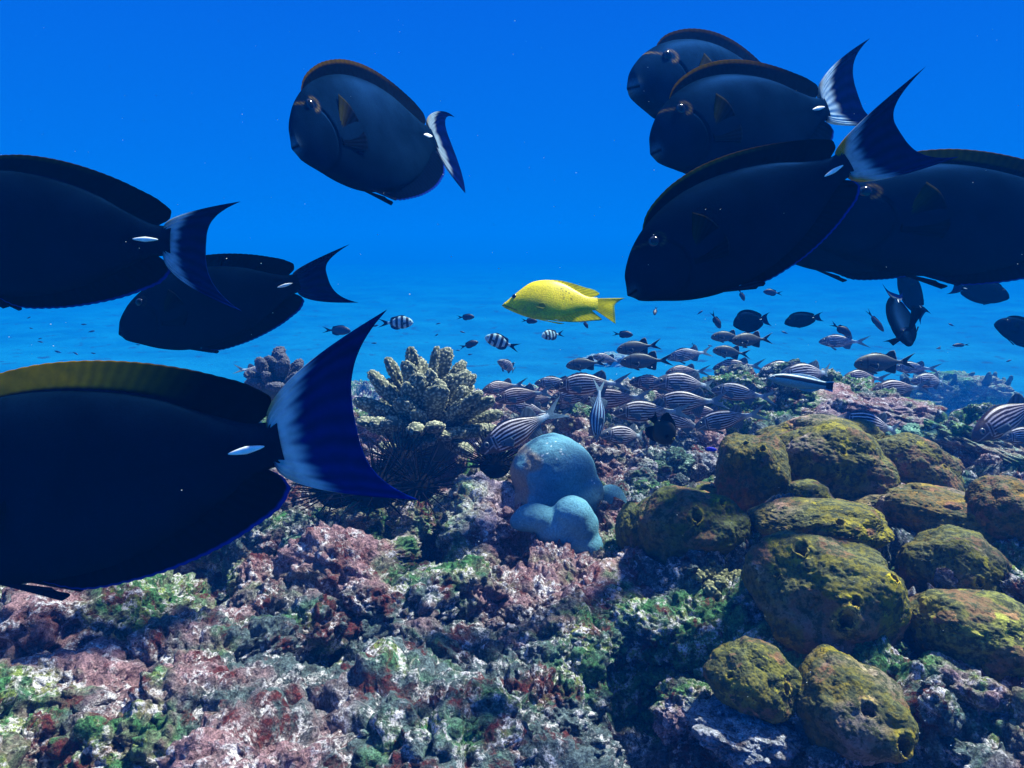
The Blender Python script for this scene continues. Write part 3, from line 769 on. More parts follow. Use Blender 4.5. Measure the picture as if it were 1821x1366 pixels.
# --- surgeonfish
S_top = [(0, .012), (.03, .065), (.08, .12), (.15, .168), (.22, .198), (.32, .222), (.45, .226), (.6, .20), (.75, .148), (.87, .085), (.94, .055), (1.02, .05)]
S_bot = [(0, -.018), (.04, -.05), (.10, -.085), (.18, -.13), (.3, -.175), (.42, -.192), (.56, -.19), (.7, -.16), (.83, -.105), (.93, -.056), (1.02, -.048)]
S_wid = [(0, .018), (.05, .035), (.12, .055), (.22, .072), (.35, .078), (.5, .072), (.7, .05), (.85, .028), (.95, .018), (1.02, .012)]
def surg_col(tone=1., face=1., seed=0):
    def fn(x, z, t):
        n = vnoise(np.stack([x*9, z*9, x*0+seed], -1), seed)
        c = np.array([.0007, .0036, .0095])[None]*(1+.25*n)[:, None]*tone
        lift = sstep(.35, .95, t)[:, None]; c = c*(1+.9*lift)                  # back a little paler than belly
        ax, az = x-.135, z-.015; r = np.hypot(ax, az*1.05); an = np.arctan2(az, ax)
        arc = np.exp(-((r-.118)/.0045)**2)*(an > -1.9)*(an < .75)
        c = c*(1-.75*arc[:, None])
        mo = np.exp(-(np.abs(z+.004)/.006)**2)*(x < .035); c = c*(1-.8*mo[:, None])
        lip = np.exp(-(np.hypot(x-.012, z)/.028)**2)*(1-mo); c = c+lip[:, None]*np.array([.03, .06, .075])*face
        yb = np.exp(-((z-.135+.25*(x-.12))/.006)**2)*sstep(.07, .10, x)*(1-sstep(.15, .17, x))
        yb = yb+np.exp(-((np.hypot(x-.195, z-.118)-.024)/.006)**2)*(x > .185)
        yb = yb*(.6+.4*np.sin(x*400+z*300))
        c = c+np.clip(yb, 0, 1)[:, None]*np.array([.12, .075, .006])*face
        ln = np.exp(-((z-.0)/.01)**2)*sstep(.5, .9, x)*.4; c = c*(1-ln[:, None])
        return c
    return fn
def c3(*a): return np.array(a)[None, None]
def surgeon(bend, tone=1., face=1., seed=0, yellow=1., tailc=(.0008, .004, .045), white=1., bluem=1., tail_yellow=.5, tl=(1.27, .19, 1.26, -.18, 1.13), pfl=.007, yw=.74):
    def groove(x, z):
        r = np.hypot(x-.135, (z-.015)*1.05); an = np.arctan2(z-.015, x-.135)
        g = -.10*np.exp(-((r-.118)/.004)**2)*(an > -1.9)*(an < .75)
        g = g+.16*np.exp(-(np.hypot(x-.02, z+.0)/.03)**2)-.35*np.exp(-(np.abs(z+.004)/.004)**2)*(x < .03)
        return g
    f = Fish('surgeonfish', S_top, S_bot, S_wid, surg_col(tone, face, seed), bend, 220, 150, M_fishbig, groove)
    xs = np.linspace(.17, .95, 14); bt = np.stack([xs, curve(S_top, xs)-.012], -1)
    def dcol(U, V):
        c = np.tile(c3(.0015, .0035, .009), (*U.shape, 1))*tone
        k = (1-sstep(.30, .80, U))*sstep(yw, yw+.14, V)*(.86+.14*np.sin(U*2*math.pi*34+V*2.0))*yellow
        c = c*(1-np.clip(k, 0, 1)[..., None])+np.clip(k, 0, 1)[..., None]*c3(.34, .20, .001)*(1.7 if yw < .2 else .6)
        k = np.exp(-((V-.12)/.05)**2)*(1-sstep(.5, .8, U))*.8*bluem
        c = c+k[..., None]*c3(.006, .012, .10)
        c = c*(1-.5*sstep(.97, 1., V))[..., None]
        return c
    f.fin('dorsal_fin', bt, [(.165, .165), (.22, .222), (.33, .268), (.47, .282), (.6, .268), (.74, .232), (.88, .175), (.965, .128), (.995, .098), (.99, .075), (.955, .052)],
          dcol, 140, 22, .0045, rays=34, jag=.0015)
    xs = np.linspace(.42, .95, 12); bb = np.stack([xs, curve(S_bot, xs)+.012], -1)
    def acol(U, V):
        c = np.tile(c3(.0008, .003, .012), (*U.shape, 1))*tone; c = c*(1+.3*np.sin(U*2*math.pi*26))[..., None]
        k = sstep(.90, .96, V)*bluem; return c+k[..., None]*c3(.01, .03, .32)
    f.fin('anal_fin', bb, [(.40, -.192), (.47, -.224), (.6, -.232), (.75, -.214), (.9, -.168), (.975, -.128), (.995, -.098), (.985, -.075), (.955, -.05)],
          acol, 120, 20, .0045, rays=26, jag=.003)
    def tcol(U, V):
        c = np.tile(np.array(tailc)[None, None], (*U.shape, 1)); c = c*(1+.22*np.sin(U*60+np.sin(V*7)))[..., None]*(1+.9*(1-U))[..., None]
        wob = .03*np.sin(U*47)+.02*np.sin(U*91)
        k = np.clip(sstep(-.01, .05, V)*(1-sstep(.20, .42, V+wob-.10*np.abs(U-.5)*2)), 0, 1)*white
        c = c*(1-k[..., None])+k[..., None]*c3(.34, .50, .60)
        ky = np.exp(-((U-1)/(.35 if tail_yellow > 2 else .16))**2)*np.exp(-((V-.06)/.09)**2)*tail_yellow+np.exp(-(U/.14)**2)*np.exp(-((V-.08)/.1)**2)*tail_yellow*.5
        c = c*(1-np.clip(ky, 0, 1)[..., None])+np.clip(ky, 0, 1)[..., None]*c3(.45, .28, .02)
        return c
    f.tail(.975, .046, *tl, tcol, rays=12, vpow=.52, p=3.0, nv=48, nu=120)
    def pcol(U, V):
        c = np.tile(c3(.0015, .0035, .010), (*U.shape, 1))*tone; c = c*(1+.5*np.sin(U*2*math.pi*11))[..., None]
        k = np.exp(-((U-.93)/.16)**2)*(1-sstep(.6, 1., V)*.5)*face; return c+k[..., None]*c3(.035, .034, .001)
    for sx in (-1, 1):
        f.fin('pectoral_fin', [(.262, -.035), (.272, .012)], [(.385, -.07), (.415, -.02), (.41, .04), (.385, .10), (.352, .138)], pcol,
              60, 18, .0025, y0=f.side(.27, 0)-.003, flare=pfl, sx=sx, rays=11)
        f.fin('pelvic_fin', [(.30, -.165), (.345, -.178)], [(.46, -.238), (.475, -.232), (.44, -.205)], lambda U, V: np.tile(c3(.006, .009, .03), (*U.shape, 1)),
              20, 12, .004, y0=.018, flare=.012, sx=sx)
        # white spine beside the tail base
        D, Fc = SPH[24]; q = D*np.array([.042, .006, .0085]); q[:, 2] *= (1-.4*np.abs(D[:, 0])); q = q+np.array([.925, sx*(f.side(.925, .0)+.003), .0])
        link('tail_spine', mesh_from('tail_spine', f.bendit(q), Fc, M_flat, np.array([.80, .86, .86])), f.root)
    f.eye(.178, .118, .021, (.02, .025, .05), ring=.7)
    return f.root
G = 'large dark surgeonfish'
S1 = surgeon(.5, 2.0, 2.0, 1, .7, white=.8, tl=(1.56, .20, 1.12, -.21, 1.20))
place(S1, 663, 243, 306, .95, 22, 33, label='dark round surgeonfish swimming alone in open blue water, upper left of centre', group=G, zs=1.72)
S2 = surgeon(.2, 3.2, 2.2, 2, .3)
place(S2, 1282, 176, 430, 1.30, 8, 30, label='palest surgeonfish at the top of the right group, half hidden by its neighbour', group=G)
S3 = surgeon(.1, 1.5, 1.6, 3, .9, white=1.5, tl=(1.50, .27, 1.42, -.13, 1.24))
place(S3, 1325, 228, 405, 1.02, 20, 18, label='surgeonfish with bright white tail band, second from top in the right group', group=G, zs=1.12)
S4 = surgeon(-.1, .8, .7, 4, 1.1, white=.9, tail_yellow=2.2, tl=(1.42, .16, 1.36, -.20, 1.22))
place(S4, 1310, 408, 462, .80, 31, 4, label='dark surgeonfish with raised tail tinged yellow, lowest of the overlapping right trio', group=G)
S5 = surgeon(0, .9, 1.4, 5, 1.0, yw=.35)
place(S5, 1702, 398, 590, .98, 4, 6, label='long surgeonfish running off the right edge with yellow-striped dorsal fin', group=G, zs=.80)
S6 = surgeon(0, .8, 1.4, 6, .4)
place(S6, 1520, 420, 420, 1.12, 2, 12, label='surgeonfish mostly hidden between the raised-tail fish and the one at the right edge', group=G, zs=.8)
S7 = surgeon(.1, .6, .5, 7, .5, tailc=(.0008, .005, .05), white=1., tl=(1.22, .14, 1.23, -.23, 1.11))
place(S7, 42, 425, 530, .75, -1, -4, label='black surgeonfish cut off by the left edge, white-based tail in front of another fish', group=G)
S8 = surgeon(0, .45, .4, 8, .1, white=.03, tail_yellow=.15, tl=(1.31, .12, 1.27, -.19, 1.15))
place(S8, 372, 548, 335, 1.0, 16, 0, label='all-black surgeonfish with plain dark tail, partly behind the left-edge fish', group=G)
S9 = surgeon(-.1, .75, .8, 9, 1.5, tailc=(.0008, .005, .085), white=1.1, tail_yellow=.9, tl=(1.29, .23, 1.27, -.18, 1.17), yw=.18)
place(S9, 119, 868, 800, .60, 12, 0, label='nearest and largest surgeonfish filling the lower left, blue tail and yellow-striped dorsal fin', group=G)

# --- smaller dark surgeonfish: same kind further off
def surg_copy(src, *a, **k):
    c = dup(src); return place(c, *a, **k)
GD = 'dark fish hovering over the reef'
surg_copy(S8, 1330, 573, 58, 2.0, 12, 10, label='dark fish with square tail hovering above the grey soldierfish', group=GD, zs=1.4)
surg_copy(S8, 1422, 570, 56, 2.1, 12, 0, label='plain dark oval fish right of the square-tailed one', group=GD)
surg_copy(S8, 1752, 521, 88, 1.9, -12, 0, True, label='dark fish facing right below the long surgeonfish', group=GD)
surg_copy(S8, 1815, 592, 100, 1.8, -18, 0, label='dark fish cut off by the right edge', group=GD)
SND = surgeon(0, .5, .3, 12, 0, white=.3, tail_yellow=0, pfl=.20)
place(SND, 1605, 572, 150, 1.5, 68, 48, label='dark surgeonfish hanging nose-down above the large grey soldierfish', group=GD, zs=.75)
surg_copy(S8, 1618, 520, 100, 1.9, -38, 30, label='dark fish tucked under the long surgeonfish, above the nose-down one', group=GD, zs=.9)

# --- yellow wrasse
Y_top = [(0, .006), (.06, .048), (.12, .098), (.2, .162), (.31, .235), (.41, .258), (.54, .254), (.66, .212), (.79, .130), (.88, .075), (1.02, .056)]
Y_bot = [(0, -.012), (.05, -.04), (.16, -.095), (.29, -.148), (.41, -.174), (.58, -.172), (.70, -.135), (.83, -.092), (.93, -.082), (1.02, -.085)]
Y_wid = [(0, .012), (.08, .035), (.2, .07), (.35, .09), (.5, .085), (.7, .05), (.9, .022), (1.02, .012)]
def ycol(x, z, t):
    n = fbm(np.stack([x*14, z*14, x*0], -1), 3, 3)
    c = np.tile(np.array([[.95, .76, .002]]), (len(x), 1)); g = sstep(.6, .0, t+.12*n)[:, None]
    c = c*(1-g)+g*np.array([.42, .56, .005])
    k = np.exp(-(np.hypot((x-.33)/.10, (z+.07)/.07))**2)*(.6+.5*n); k = np.clip(k, 0, 1)[:, None]; c = c*(1-k)+k*np.array([.03, .13, .05])
    p = np.stack([x*42, z*42*.6, x*0], -1); w = worley3(p, 5)
    s_ = (w < .33)*np.exp(-(np.hypot((x-.69)/.11, (z-.09)/.09))**4); s_ = np.clip(s_*1.3, 0, 1)[:, None]; c = c*(1-s_*.85)+s_*.85*np.array([.08, .10, .01])
    m_ = np.exp(-((z+.012+.50*(x-.03))/.007)**2)*(x < .16); c = c*(1-.75*m_[:, None])
    return c
fy = Fish('yellow_wrasse', Y_top, Y_bot, Y_wid, ycol, .1, 160, 110, M_small)
yel = lambda U, V: (c3(.80, .72, .010)*(1+.22*np.sin(U*90))[..., None]*(1-sstep(.86, .97, V)*.8)[..., None]+sstep(.86, .97, V)[..., None]*c3(.02, .20, .10))
xs = np.linspace(.45, .93, 10)
fy.fin('dorsal_fin', np.stack([xs, curve(Y_top, xs)-.01], -1), [(.42, .262), (.58, .262), (.72, .228), (.87, .178), (.99, .138), (1.025, .105), (.99, .078), (.93, .065)], yel, 80, 12, .004, rays=20)
xs = np.linspace(.55, .93, 10)
fy.fin('anal_fin', np.stack([xs, curve(Y_bot, xs)+.01], -1), [(.56, -.180), (.66, -.205), (.78, -.212), (.92, -.198), (1.03, -.178), (.98, -.13), (.93, -.085)], yel, 60, 12, .004, rays=14)
fy.tail(.96, .062, 1.29, .06, 1.17, -.23, 1.17, yel, vpow=1., p=2.2, zm=-.05, zc=-.012, rays=14)
for sx in (-1, 1):
    fy.fin('pelvic_fin', [(.34, -.155), (.38, -.165)], [(.58, -.215), (.64, -.214), (.55, -.198)], yel, 20, 10, .004, y0=.02, flare=.01, sx=sx)
    fy.fin('pectoral_fin', [(.33, -.06), (.34, -.02)], [(.42, -.10), (.45, -.06), (.43, -.02)], lambda U, V: np.tile(c3(.25, .30, .03), (*U.shape, 1)), 20, 10, .003, y0=.075, flare=.02, sx=sx, rays=8)
fy.eye(.135, .075, .026, (.05, .10, .12), ring=.8)
place(fy.root, 978, 540, 172, 1.35, 2, 0, label='bright yellow wrasse with dark-speckled back swimming left in mid-water', cat='fish', tip=-16)

# --- generic small fish builders
def small_fish(name, top, bot, wid, colfn, fincol, tailcol, tail, dors, anal, eye, bend=0., pect=None, nx=90, na=72, dr=10):
    f = Fish(name, top, bot, wid, colfn, bend, nx, na)
    x0, x1, de = dors; xs = np.linspace(x0, x1, 10)
    f.fin('dorsal_fin', np.stack([xs, curve(top, xs)-.01], -1), de, fincol, 50, 8, .005, rays=dr, jag=.01)
    x0, x1, ae = anal; xs = np.linspace(x0, x1, 8)
    f.fin('anal_fin', np.stack([xs, curve(bot, xs)+.01], -1), ae, fincol, 30, 8, .005, rays=6)
    f.tail(.96, tail[0], *tail[1:6], tailcol, vpow=tail[6], p=tail[7], nv=16, nu=50)
    if pect:
        for sx in (-1, 1):
            f.fin('pectoral_fin', [(pect[0], pect[1]-.02), (pect[0], pect[1]+.02)], [(pect[0]+.13, pect[1]-.09), (pect[0]+.17, pect[1]-.04), (pect[0]+.16, pect[1]+.02)], fincol, 16, 8, .003, y0=f.side(*pect), flare=.03, sx=sx, rays=6)
            f.fin('pelvic_fin', [(pect[0]+.02, float(curve(bot, np.array([pect[0]+.02]))[0])+.01), (pect[0]+.07, float(curve(bot, np.array([pect[0]+.07]))[0])+.01)], [(pect[0]+.16, -.21), (pect[0]+.19, -.20), (pect[0]+.17, -.17)], fincol, 12, 6, .004, y0=.015, flare=.01, sx=sx)
    if eye: f.eye(*eye)
    return f.root
Q_top = [(0, .0), (.05, .045), (.12, .088), (.22, .132), (.36, .168), (.5, .168), (.64, .136), (.78, .082), (.89, .042), (1.02, .032)]
Q_bot = [(0, -.025), (.06, -.06), (.15, -.09), (.3, -.128), (.45, -.140), (.6, -.122), (.76, -.068), (.88, -.036), (1.02, -.030)]
Q_wid = [(0, .02), (.08, .05), (.2, .075), (.4, .085), (.6, .065), (.8, .032), (.92, .02), (1.02, .012)]
def sq_col(dark, pale, head, pedun, seed=0, n=7.5):
    def fn(x, z, t):
        ph = t*n+.12*np.sin(x*9+seed)
        st = sstep(.30, .62, np.cos(2*math.pi*ph))*sstep(.23, .27, x+.02*np.sin(t*9))*(1-sstep(.80, .92, x))
        c = np.array(dark)[None]*(1-st[:, None])+np.array(pale)[None]*st[:, None]
        lo = sstep(.35, .0, t)[:, None]; c = c*(1-lo*.35)+lo*.35*np.array([.24, .10, .10])
        k = sstep(.80, .93, x)[:, None]; c = c*(1-k)+k*np.array(pedun)
        hd = (1-sstep(.20, .24, x)); nn = fbm(np.stack([x*30, z*30, x*0+seed], -1), 2, 4)
        c = c*(1-hd[:, None])+hd[:, None]*np.array(head)[None]*(1+.35*nn)[:, None]
        for xo, w_ in ((.205, .006), (.245, .005)):
            l_ = np.exp(-((x-xo-.15*(z*z)/.02*.15)/w_)**2)*(t > .2)*(t < .85); c = c*(1-l_[:, None]*.7)+l_[:, None]*.7*np.array(pale)
        l_ = np.exp(-((z+.035+.30*(x-.1)*-1)/.006)**2)*(x < .2)*(x > .03); c = c*(1-l_[:, None]*.6)+l_[:, None]*.6*np.array(pale)
        return c
    return fn
def q_fin(U, V): return c3(.10, .15, .21)*(1+.3*np.sin(U*60))[..., None]
def q_tail(U, V):
    c = np.tile(c3(.17, .28, .38), (*U.shape, 1)); k = sstep(.90, .97, np.abs(U*2-1))[..., None]*sstep(.1, .3, V)[..., None]
    c = c*(1-k)+k*c3(.03, .03, .06); return c
q_args = dict(tail=(.028, 1.28, .155, 1.28, -.14, 1.07, .85, 1.1), dors=(.30, .84, [(.28, .155), (.38, .185), (.52, .178), (.63, .145), (.70, .175), (.80, .20), (.84, .15), (.85, .06)]),
              anal=(.62, .86, [(.62, -.12), (.70, -.165), (.80, -.17), (.83, -.10), (.86, -.045)]), eye=(.125, .03, .036, (.16, .17, .20)), pect=(.28, -.03))
def squirrel(seed, dark, pale, head, ped, bend):
    return small_fish('squirrelfish', Q_top, Q_bot, Q_wid, sq_col(dark, pale, head, ped, seed), q_fin, q_tail, bend=bend, na=110, nx=110, **q_args)
SQ = [squirrel(0, (.012, .003, .008), (.80, .74, .78), (.035, .03, .045), (.38, .50, .60), .25),
      squirrel(3, (.008, .005, .016), (.70, .70, .80), (.05, .07, .11), (.40, .52, .64), -.35),
      squirrel(6, (.018, .004, .008), (.72, .60, .64), (.04, .032, .05), (.30, .42, .52), .0),
      squirrel(2, (.014, .004, .010), (.72, .68, .72), (.05, .05, .07), (.34, .46, .56), -.6),
      squirrel(5, (.010, .005, .018), (.78, .74, .82), (.07, .09, .14), (.42, .54, .64), .6),
      squirrel(8, (.020, .005, .009), (.66, .56, .60), (.06, .04, .05), (.28, .40, .50), -.3)]
SHOAL = [ # px,py(mid body),body len px,depth,roll,yaw,variant,label
 (915, 771, 118, 1.38, 27, 5, 0, 'nearest squirrelfish, large and head-down, touching the top of the blue dome'),
 (921, 705, 72, 1.9, 8, 10, 2, 'striped squirrelfish just right of the branching coral'),
 (1040, 685, 92, 1.85, 3, -5, 0, 'striped squirrelfish in front of the crusty pale ledge'),
 (1086, 710, 84, 1.95, 4, -8, 2, 'striped squirrelfish partly behind the vertical blue one'),
 (1158, 683, 66, 2.1, -2, 10, 2, 'striped squirrelfish in the upper shoal left of centre right'),
 (1212, 683, 88, 2.0, -8, 6, 1, 'striped squirrelfish with a dark tail streak above the centre of the shoal'),
 (1213, 716, 92, 1.75, 0, -5, 0, 'boldly striped squirrelfish in the middle of the shoal'),
 (1143, 733, 90, 1.7, 4, 8, 0, 'striped squirrelfish whose snout points at the vertical one'),
 (1285, 748, 84, 1.65, 9, -4, 1, 'pale-headed squirrelfish above the small blue fish'),
 (1107, 775, 80, 1.62, -8, 12, 1, 'striped squirrelfish right of the blue dome with its head in the dark'),
 (1310, 699, 74, 1.95, -10, -6, 1, 'striped squirrelfish with drooping tail left of the cleaner wrasse'),
 (888, 690, 56, 2.1, 6, 10, 2, 'squirrelfish half hidden behind the branching coral'),
 (985, 683, 58, 2.25, -4, 8, 1, 'hazy striped squirrelfish at the back left of the shoal'),
 (950, 712, 60, 2.15, 4, 0, 2, 'dim squirrelfish behind the one by the branching coral'),
 (1000, 720, 48, 2.15, 0, -30, 1, 'small squirrelfish end-on in the gap behind the blue dome'),
 (902, 651, 44, 2.6, -25, 40, 1, 'squirrelfish turned towards the camera above the branching coral'),
 (1075, 638, 40, 2.7, -6, 35, 1, 'small striped squirrelfish beside the grey soldierfish pair'),
 (1219, 632, 56, 2.9, 10, 0, 1, 'faint bluish squirrelfish swimming above the shoal'),
 (1304, 653, 60, 2.5, 3, 0, 2, 'dusky squirrelfish under the two grey soldierfish'),
 (1213, 662, 54, 2.6, 2, 8, 2, 'dusky squirrelfish directly under the faint bluish one'),
 (1390, 657, 66, 2.5, 4, 0, 2, 'hazy squirrelfish left above the cleaner wrasse'),
 (1430, 666, 88, 2.1, 4, 0, 1, 'bright striped squirrelfish right behind the cleaner wrasse'),
 (1590, 693, 76, 2.2, 4, 0, 2, 'striped squirrelfish below the large grey soldierfish'),
 (1652, 678, 62, 2.6, -2, 0, 1, 'very faint squirrelfish in front of the dark bommie'),
 (1490, 608, 54, 2.9, 2, 0, 1, 'pale bluish squirrelfish above the cleaner wrasse'),
 (1540, 757, 104, 1.48, -12, -8, 1, 'large pale-tailed squirrelfish over the yellow-olive crest'),
 (1716, 737, 42, 2.2, 0, -25, 1, 'small end-on squirrelfish over the hazy flats at the right'),
 (1785, 748, 125, 1.55, 24, 0, 2, 'large shadowed squirrelfish leaning down at the right edge'),
 (1822, 775, 70, 1.5, 5, 0, 1, 'squirrelfish head entering at the right edge'),
 (1377, 723, 48, 2.1, 6, 0, 2, 'small squirrelfish low behind the grey-brown rock crest'),
 (1470, 712, 62, 2.5, -4, 0, 1, 'washed-out squirrelfish above the long brown-pink ridge'),
 (1408, 703, 70, 2.2, 0, 8, 2, 'squirrelfish in the shadow under the cleaner wrasse'),
 (1340, 676, 50, 2.3, 4, 10, 2, 'small squirrelfish left of the cleaner wrasse snout'),
 (1530, 672, 60, 2.6, 0, 0, 2, 'dark squirrelfish hidden under the large grey soldierfish'),
 (1250, 700, 66, 2.3, 4, 0, 2, 'squirrelfish behind the boldly striped one'),
 (1165, 708, 60, 2.3, -4, 5, 2, 'squirrelfish hidden between the two central rows'),
 (1020, 705, 70, 2.1, 6, 0, 0, 'squirrelfish below the one at the crusty ledge'),
 (1205, 748, 70, 1.9, -20, 0, 1, 'squirrelfish slanting down behind the black fish'),
 (1250, 735, 60, 2.1, -6, 0, 2, 'squirrelfish behind the pale-headed one'),
 (935, 728, 62, 2.0, -8, 0, 1, 'squirrelfish low over the rubble right of the branching coral'),
 (970, 745, 50, 1.9, 12, 0, 1, 'squirrelfish above the tail of the nearest one'),
 (1440, 735, 55, 2.3, 3, 0, 1, 'squirrelfish skimming the back of the rock crest'),
 (1620, 655, 50, 3.0, 0, 0, 1, 'faint distant squirrelfish right of the grey soldierfish'),
 (1560, 710, 50, 2.8, 0, 0, 1, 'faint squirrelfish low over the hazy flats'),
 (540, 712, 60, 1.9, 15, 0, 1, 'squirrelfish glimpsed beside the white of the nearest tail'),
 (460, 660, 44, 2.6, -8, 0, 1, 'pale squirrelfish tail behind the small purplish coral'),
]
used = [False]*6
for i, (px, py, ln, d, ro, ya, vr, lab) in enumerate(SHOAL):
    vr += 3*(i % 2)
    ro += random.uniform(-5, 5)*(i > 3); ya += random.uniform(-16, 16)*(i > 3)
    o = SQ[vr] if not used[vr] else dup(SQ[vr]); used[vr] = True
    fl = lab.startswith('pale squirrelfish tail')
    place(o, px, py, ln*1.2, d, ro, ya, fl, label=lab, group='striped squirrelfish in the shoal', zs=1.12)
# the vertical one
def vcol(x, z, t):
    st = sstep(.2, .5, np.cos(2*math.pi*(t*4.5)))[:, None]; c = np.array([[.012, .02, .10]])*(1-st)+st*np.array([[.30, .55, .80]]); return c*(1-.3*(x < .2))[:, None]
vf_ = small_fish('squirrelfish', Q_top, Q_bot, Q_wid, vcol, q_fin, q_tail, bend=.5, **q_args)
place(vf_, 1064, 738, 92, 1.6, 84, 8, label='blue-striped squirrelfish hanging vertically behind the blue dome, head down', group='striped squirrelfish in the shoal', zs=.9)

# grey soldierfish
def gcol(x, z, t):
    n = fbm(np.stack([x*20, z*20, x*0], -1), 3, 6); sc = .5+.5*np.sin(x*150)*np.sin(t*60)
    c = np.array([[.055, .065, .075]])*(1+.25*n+.35*sc)[:, None]
    k = np.exp(-((x-.24-.4*(z)**2)/.012)**2)[:, None]; c = c*(1-.85*k)
    b = sstep(.93, 1., t)[:, None]; return c+b*np.array([.06, .08, .09])
G_top = [(0, .01), (.04, .06), (.1, .11), (.2, .155), (.35, .19), (.5, .185), (.65, .15), (.78, .09), (.88, .045), (1.02, .035)]
G_bot = [(0, -.03), (.05, -.075), (.12, -.11), (.25, -.15), (.42, -.165), (.58, -.15), (.74, -.085), (.86, -.04), (1.02, -.032)]
def g_fin(U, V):
    c = np.tile(c3(.04, .05, .07), (*U.shape, 1)); k = np.clip(np.exp(-(U/.06)**2)+np.exp(-((V-1)/.05)**2)*.5, 0, 1)[..., None]; return c*(1-k)+k*c3(.55, .65, .72)
def g_tail(U, V):
    c = np.tile(c3(.03, .04, .06), (*U.shape, 1)); k = sstep(.93, .98, np.abs(U*2-1))[..., None]; return c*(1-k)+k*c3(.30, .40, .50)
GS = small_fish('soldierfish', G_top, G_bot, Q_wid, gcol, g_fin, g_tail, tail=(.03, 1.27, .17, 1.27, -.15, 1.08, .85, 1.1),
    dors=(.3, .86, [(.28, .17), (.38, .205), (.55, .195), (.66, .165), (.74, .22), (.84, .23), (.87, .12), (.88, .05)]), anal=(.6, .86, [(.6, -.15), (.70, -.19), (.84, -.21), (.86, -.10), (.87, -.045)]),
    eye=(.11, .03, .042, (.02, .025, .04)), pect=(.27, -.03))
for k, a in enumerate([(1330, 605, 66, 1.85, 4, 14, False, 'grey soldierfish with white-edged fins, nearest of the cluster right of centre'),
    (1562, 646, 92, 1.75, 3, 5, False, 'large grey soldierfish under the nose-down surgeonfish'),
    (1128, 619, 66, 2.2, 8, 5, False, 'upper of two grey soldierfish above the crusty ledge'),
    (1140, 643, 76, 2.1, 3, 0, False, 'lower of two grey soldierfish above the crusty ledge'),
    (1035, 648, 58, 2.3, 6, 0, False, 'grey soldierfish resting low on the crusty ledge'),
    (1289, 599, 52, 2.6, 2, 5, False, 'hazy soldierfish behind the nearest of the cluster'),
    (1294, 626, 56, 2.5, -6, 5, False, 'hazy soldierfish just below the nearest of the cluster')]):
    o = GS if k == 0 else dup(GS); place(o, *a[:7], label=a[7], group='grey soldierfish')

# chromis and sergeants
C_top = [(0, .0), (.05, .07), (.14, .14), (.28, .20), (.45, .225), (.6, .20), (.75, .13), (.88, .06), (1.02, .045)]
C_bot = [(0, -.02), (.06, -.08), (.16, -.14), (.3, -.19), (.46, -.205), (.62, -.175), (.76, -.11), (.88, -.05), (1.02, -.04)]
C_wid = [(0, .02), (.1, .06), (.25, .09), (.45, .09), (.7, .05), (.9, .02), (1.02, .012)]
dk = lambda U, V: np.tile(c3(.008, .012, .04), (*U.shape, 1))
c_args = dict(tail=(.04, 1.36, .17, 1.36, -.15, 1.12, .9, 1.3), dors=(.28, .88, [(.26, .195), (.36, .245), (.55, .245), (.72, .21), (.84, .18), (.88, .10), (.89, .05)]),
              anal=(.5, .88, [(.5, -.20), (.6, -.235), (.74, -.22), (.86, -.15), (.89, -.05)]))
CH = small_fish('chromis', C_top, C_bot, C_wid, lambda x, z, t: np.tile(np.array([[.010, .014, .045]]), (len(x), 1)), dk, dk, eye=(.13, .04, .03, (.04, .05, .10)), nx=40, na=30, **c_args)
CHL = [(838, 612, 27, 2.3, 18, 10, True, 'dark chromis with pale outline above the branching coral'),
 (832, 564, 24, 2.6, 2, 0, True, 'dark chromis between the black surgeonfish and the yellow wrasse'),
 (605, 588, 38, 2.8, -2, 0, True, 'blue-grey chromis left of the big upright tail tip'),
 (1112, 595, 28, 2.5, -4, 0, True, 'dark chromis below the yellow tail'),
 (945, 571, 22, 2.4, -4, 0, True, 'dark chromis peeping from under the yellow wrasse belly'),
 (1042, 578, 14, 2.6, -60, 0, True, 'tiny chromis under the yellow anal fin'),
 (1165, 555, 15, 2.6, 70, 30, False, 'tiny upright chromis below the raised-tail surgeonfish'),
 (1275, 573, 26, 2.5, -62, 0, True, 'dark chromis swimming downward left of the square-tailed fish'),
 (1370, 520, 26, 3.2, -6, 0, False, 'faint chromis high under the right group'),
 (1320, 527, 18, 3.0, -65, 0, True, 'small chromis just under the belly of the raised-tail surgeonfish'),
 (1500, 588, 32, 2.5, -30, 0, True, 'dark chromis diving to the right above the pale squirrelfish'),
 (1560, 575, 38, 2.5, -52, 0, True, 'slim chromis diving steeply left of the nose-down surgeonfish'),
 (1236, 617, 12, 3.4, -50, 0, True, 'speck-like chromis above the faint bluish squirrelfish'),
 (1705, 614, 24, 3.0, 3, 0, False, 'bright blue slim chromis at the far right')]
for k, a in enumerate(CHL):
    o = CH if k == 0 else dup(CH); place(o, *a[:7], label=a[7], group='dark chromis in mid-water', zs=.6 if 'slim' in a[7] else 1.)
tiny_me = CH.data
for k in range(34):
    px, py = (random.uniform(20, 330), random.uniform(540, 640)) if k < 15 else (random.uniform(560, 1000), random.uniform(560, 640)) if k < 24 else (random.uniform(1200, 1800), random.uniform(540, 650))
    o = link('distant_fish', tiny_me)
    place(o, px, py, random.uniform(7, 13), random.uniform(4.0, 5.5), random.uniform(-30, 40), 0, random.random() < .5,
          label='tiny dark fish far off over the hazy sand', group='tiny distant fish', zs=.6)
def secol(x, z, t):
    st = sstep(-.2, .15, np.cos(2*math.pi*(x*4.9-.15+.25*(t-.5)**2)))[:, None]*sstep(.12, .16, x)[:, None]
    c = np.array([[.35, .62, .70]])*(1-st)+st*np.array([[.008, .012, .03]]); return c
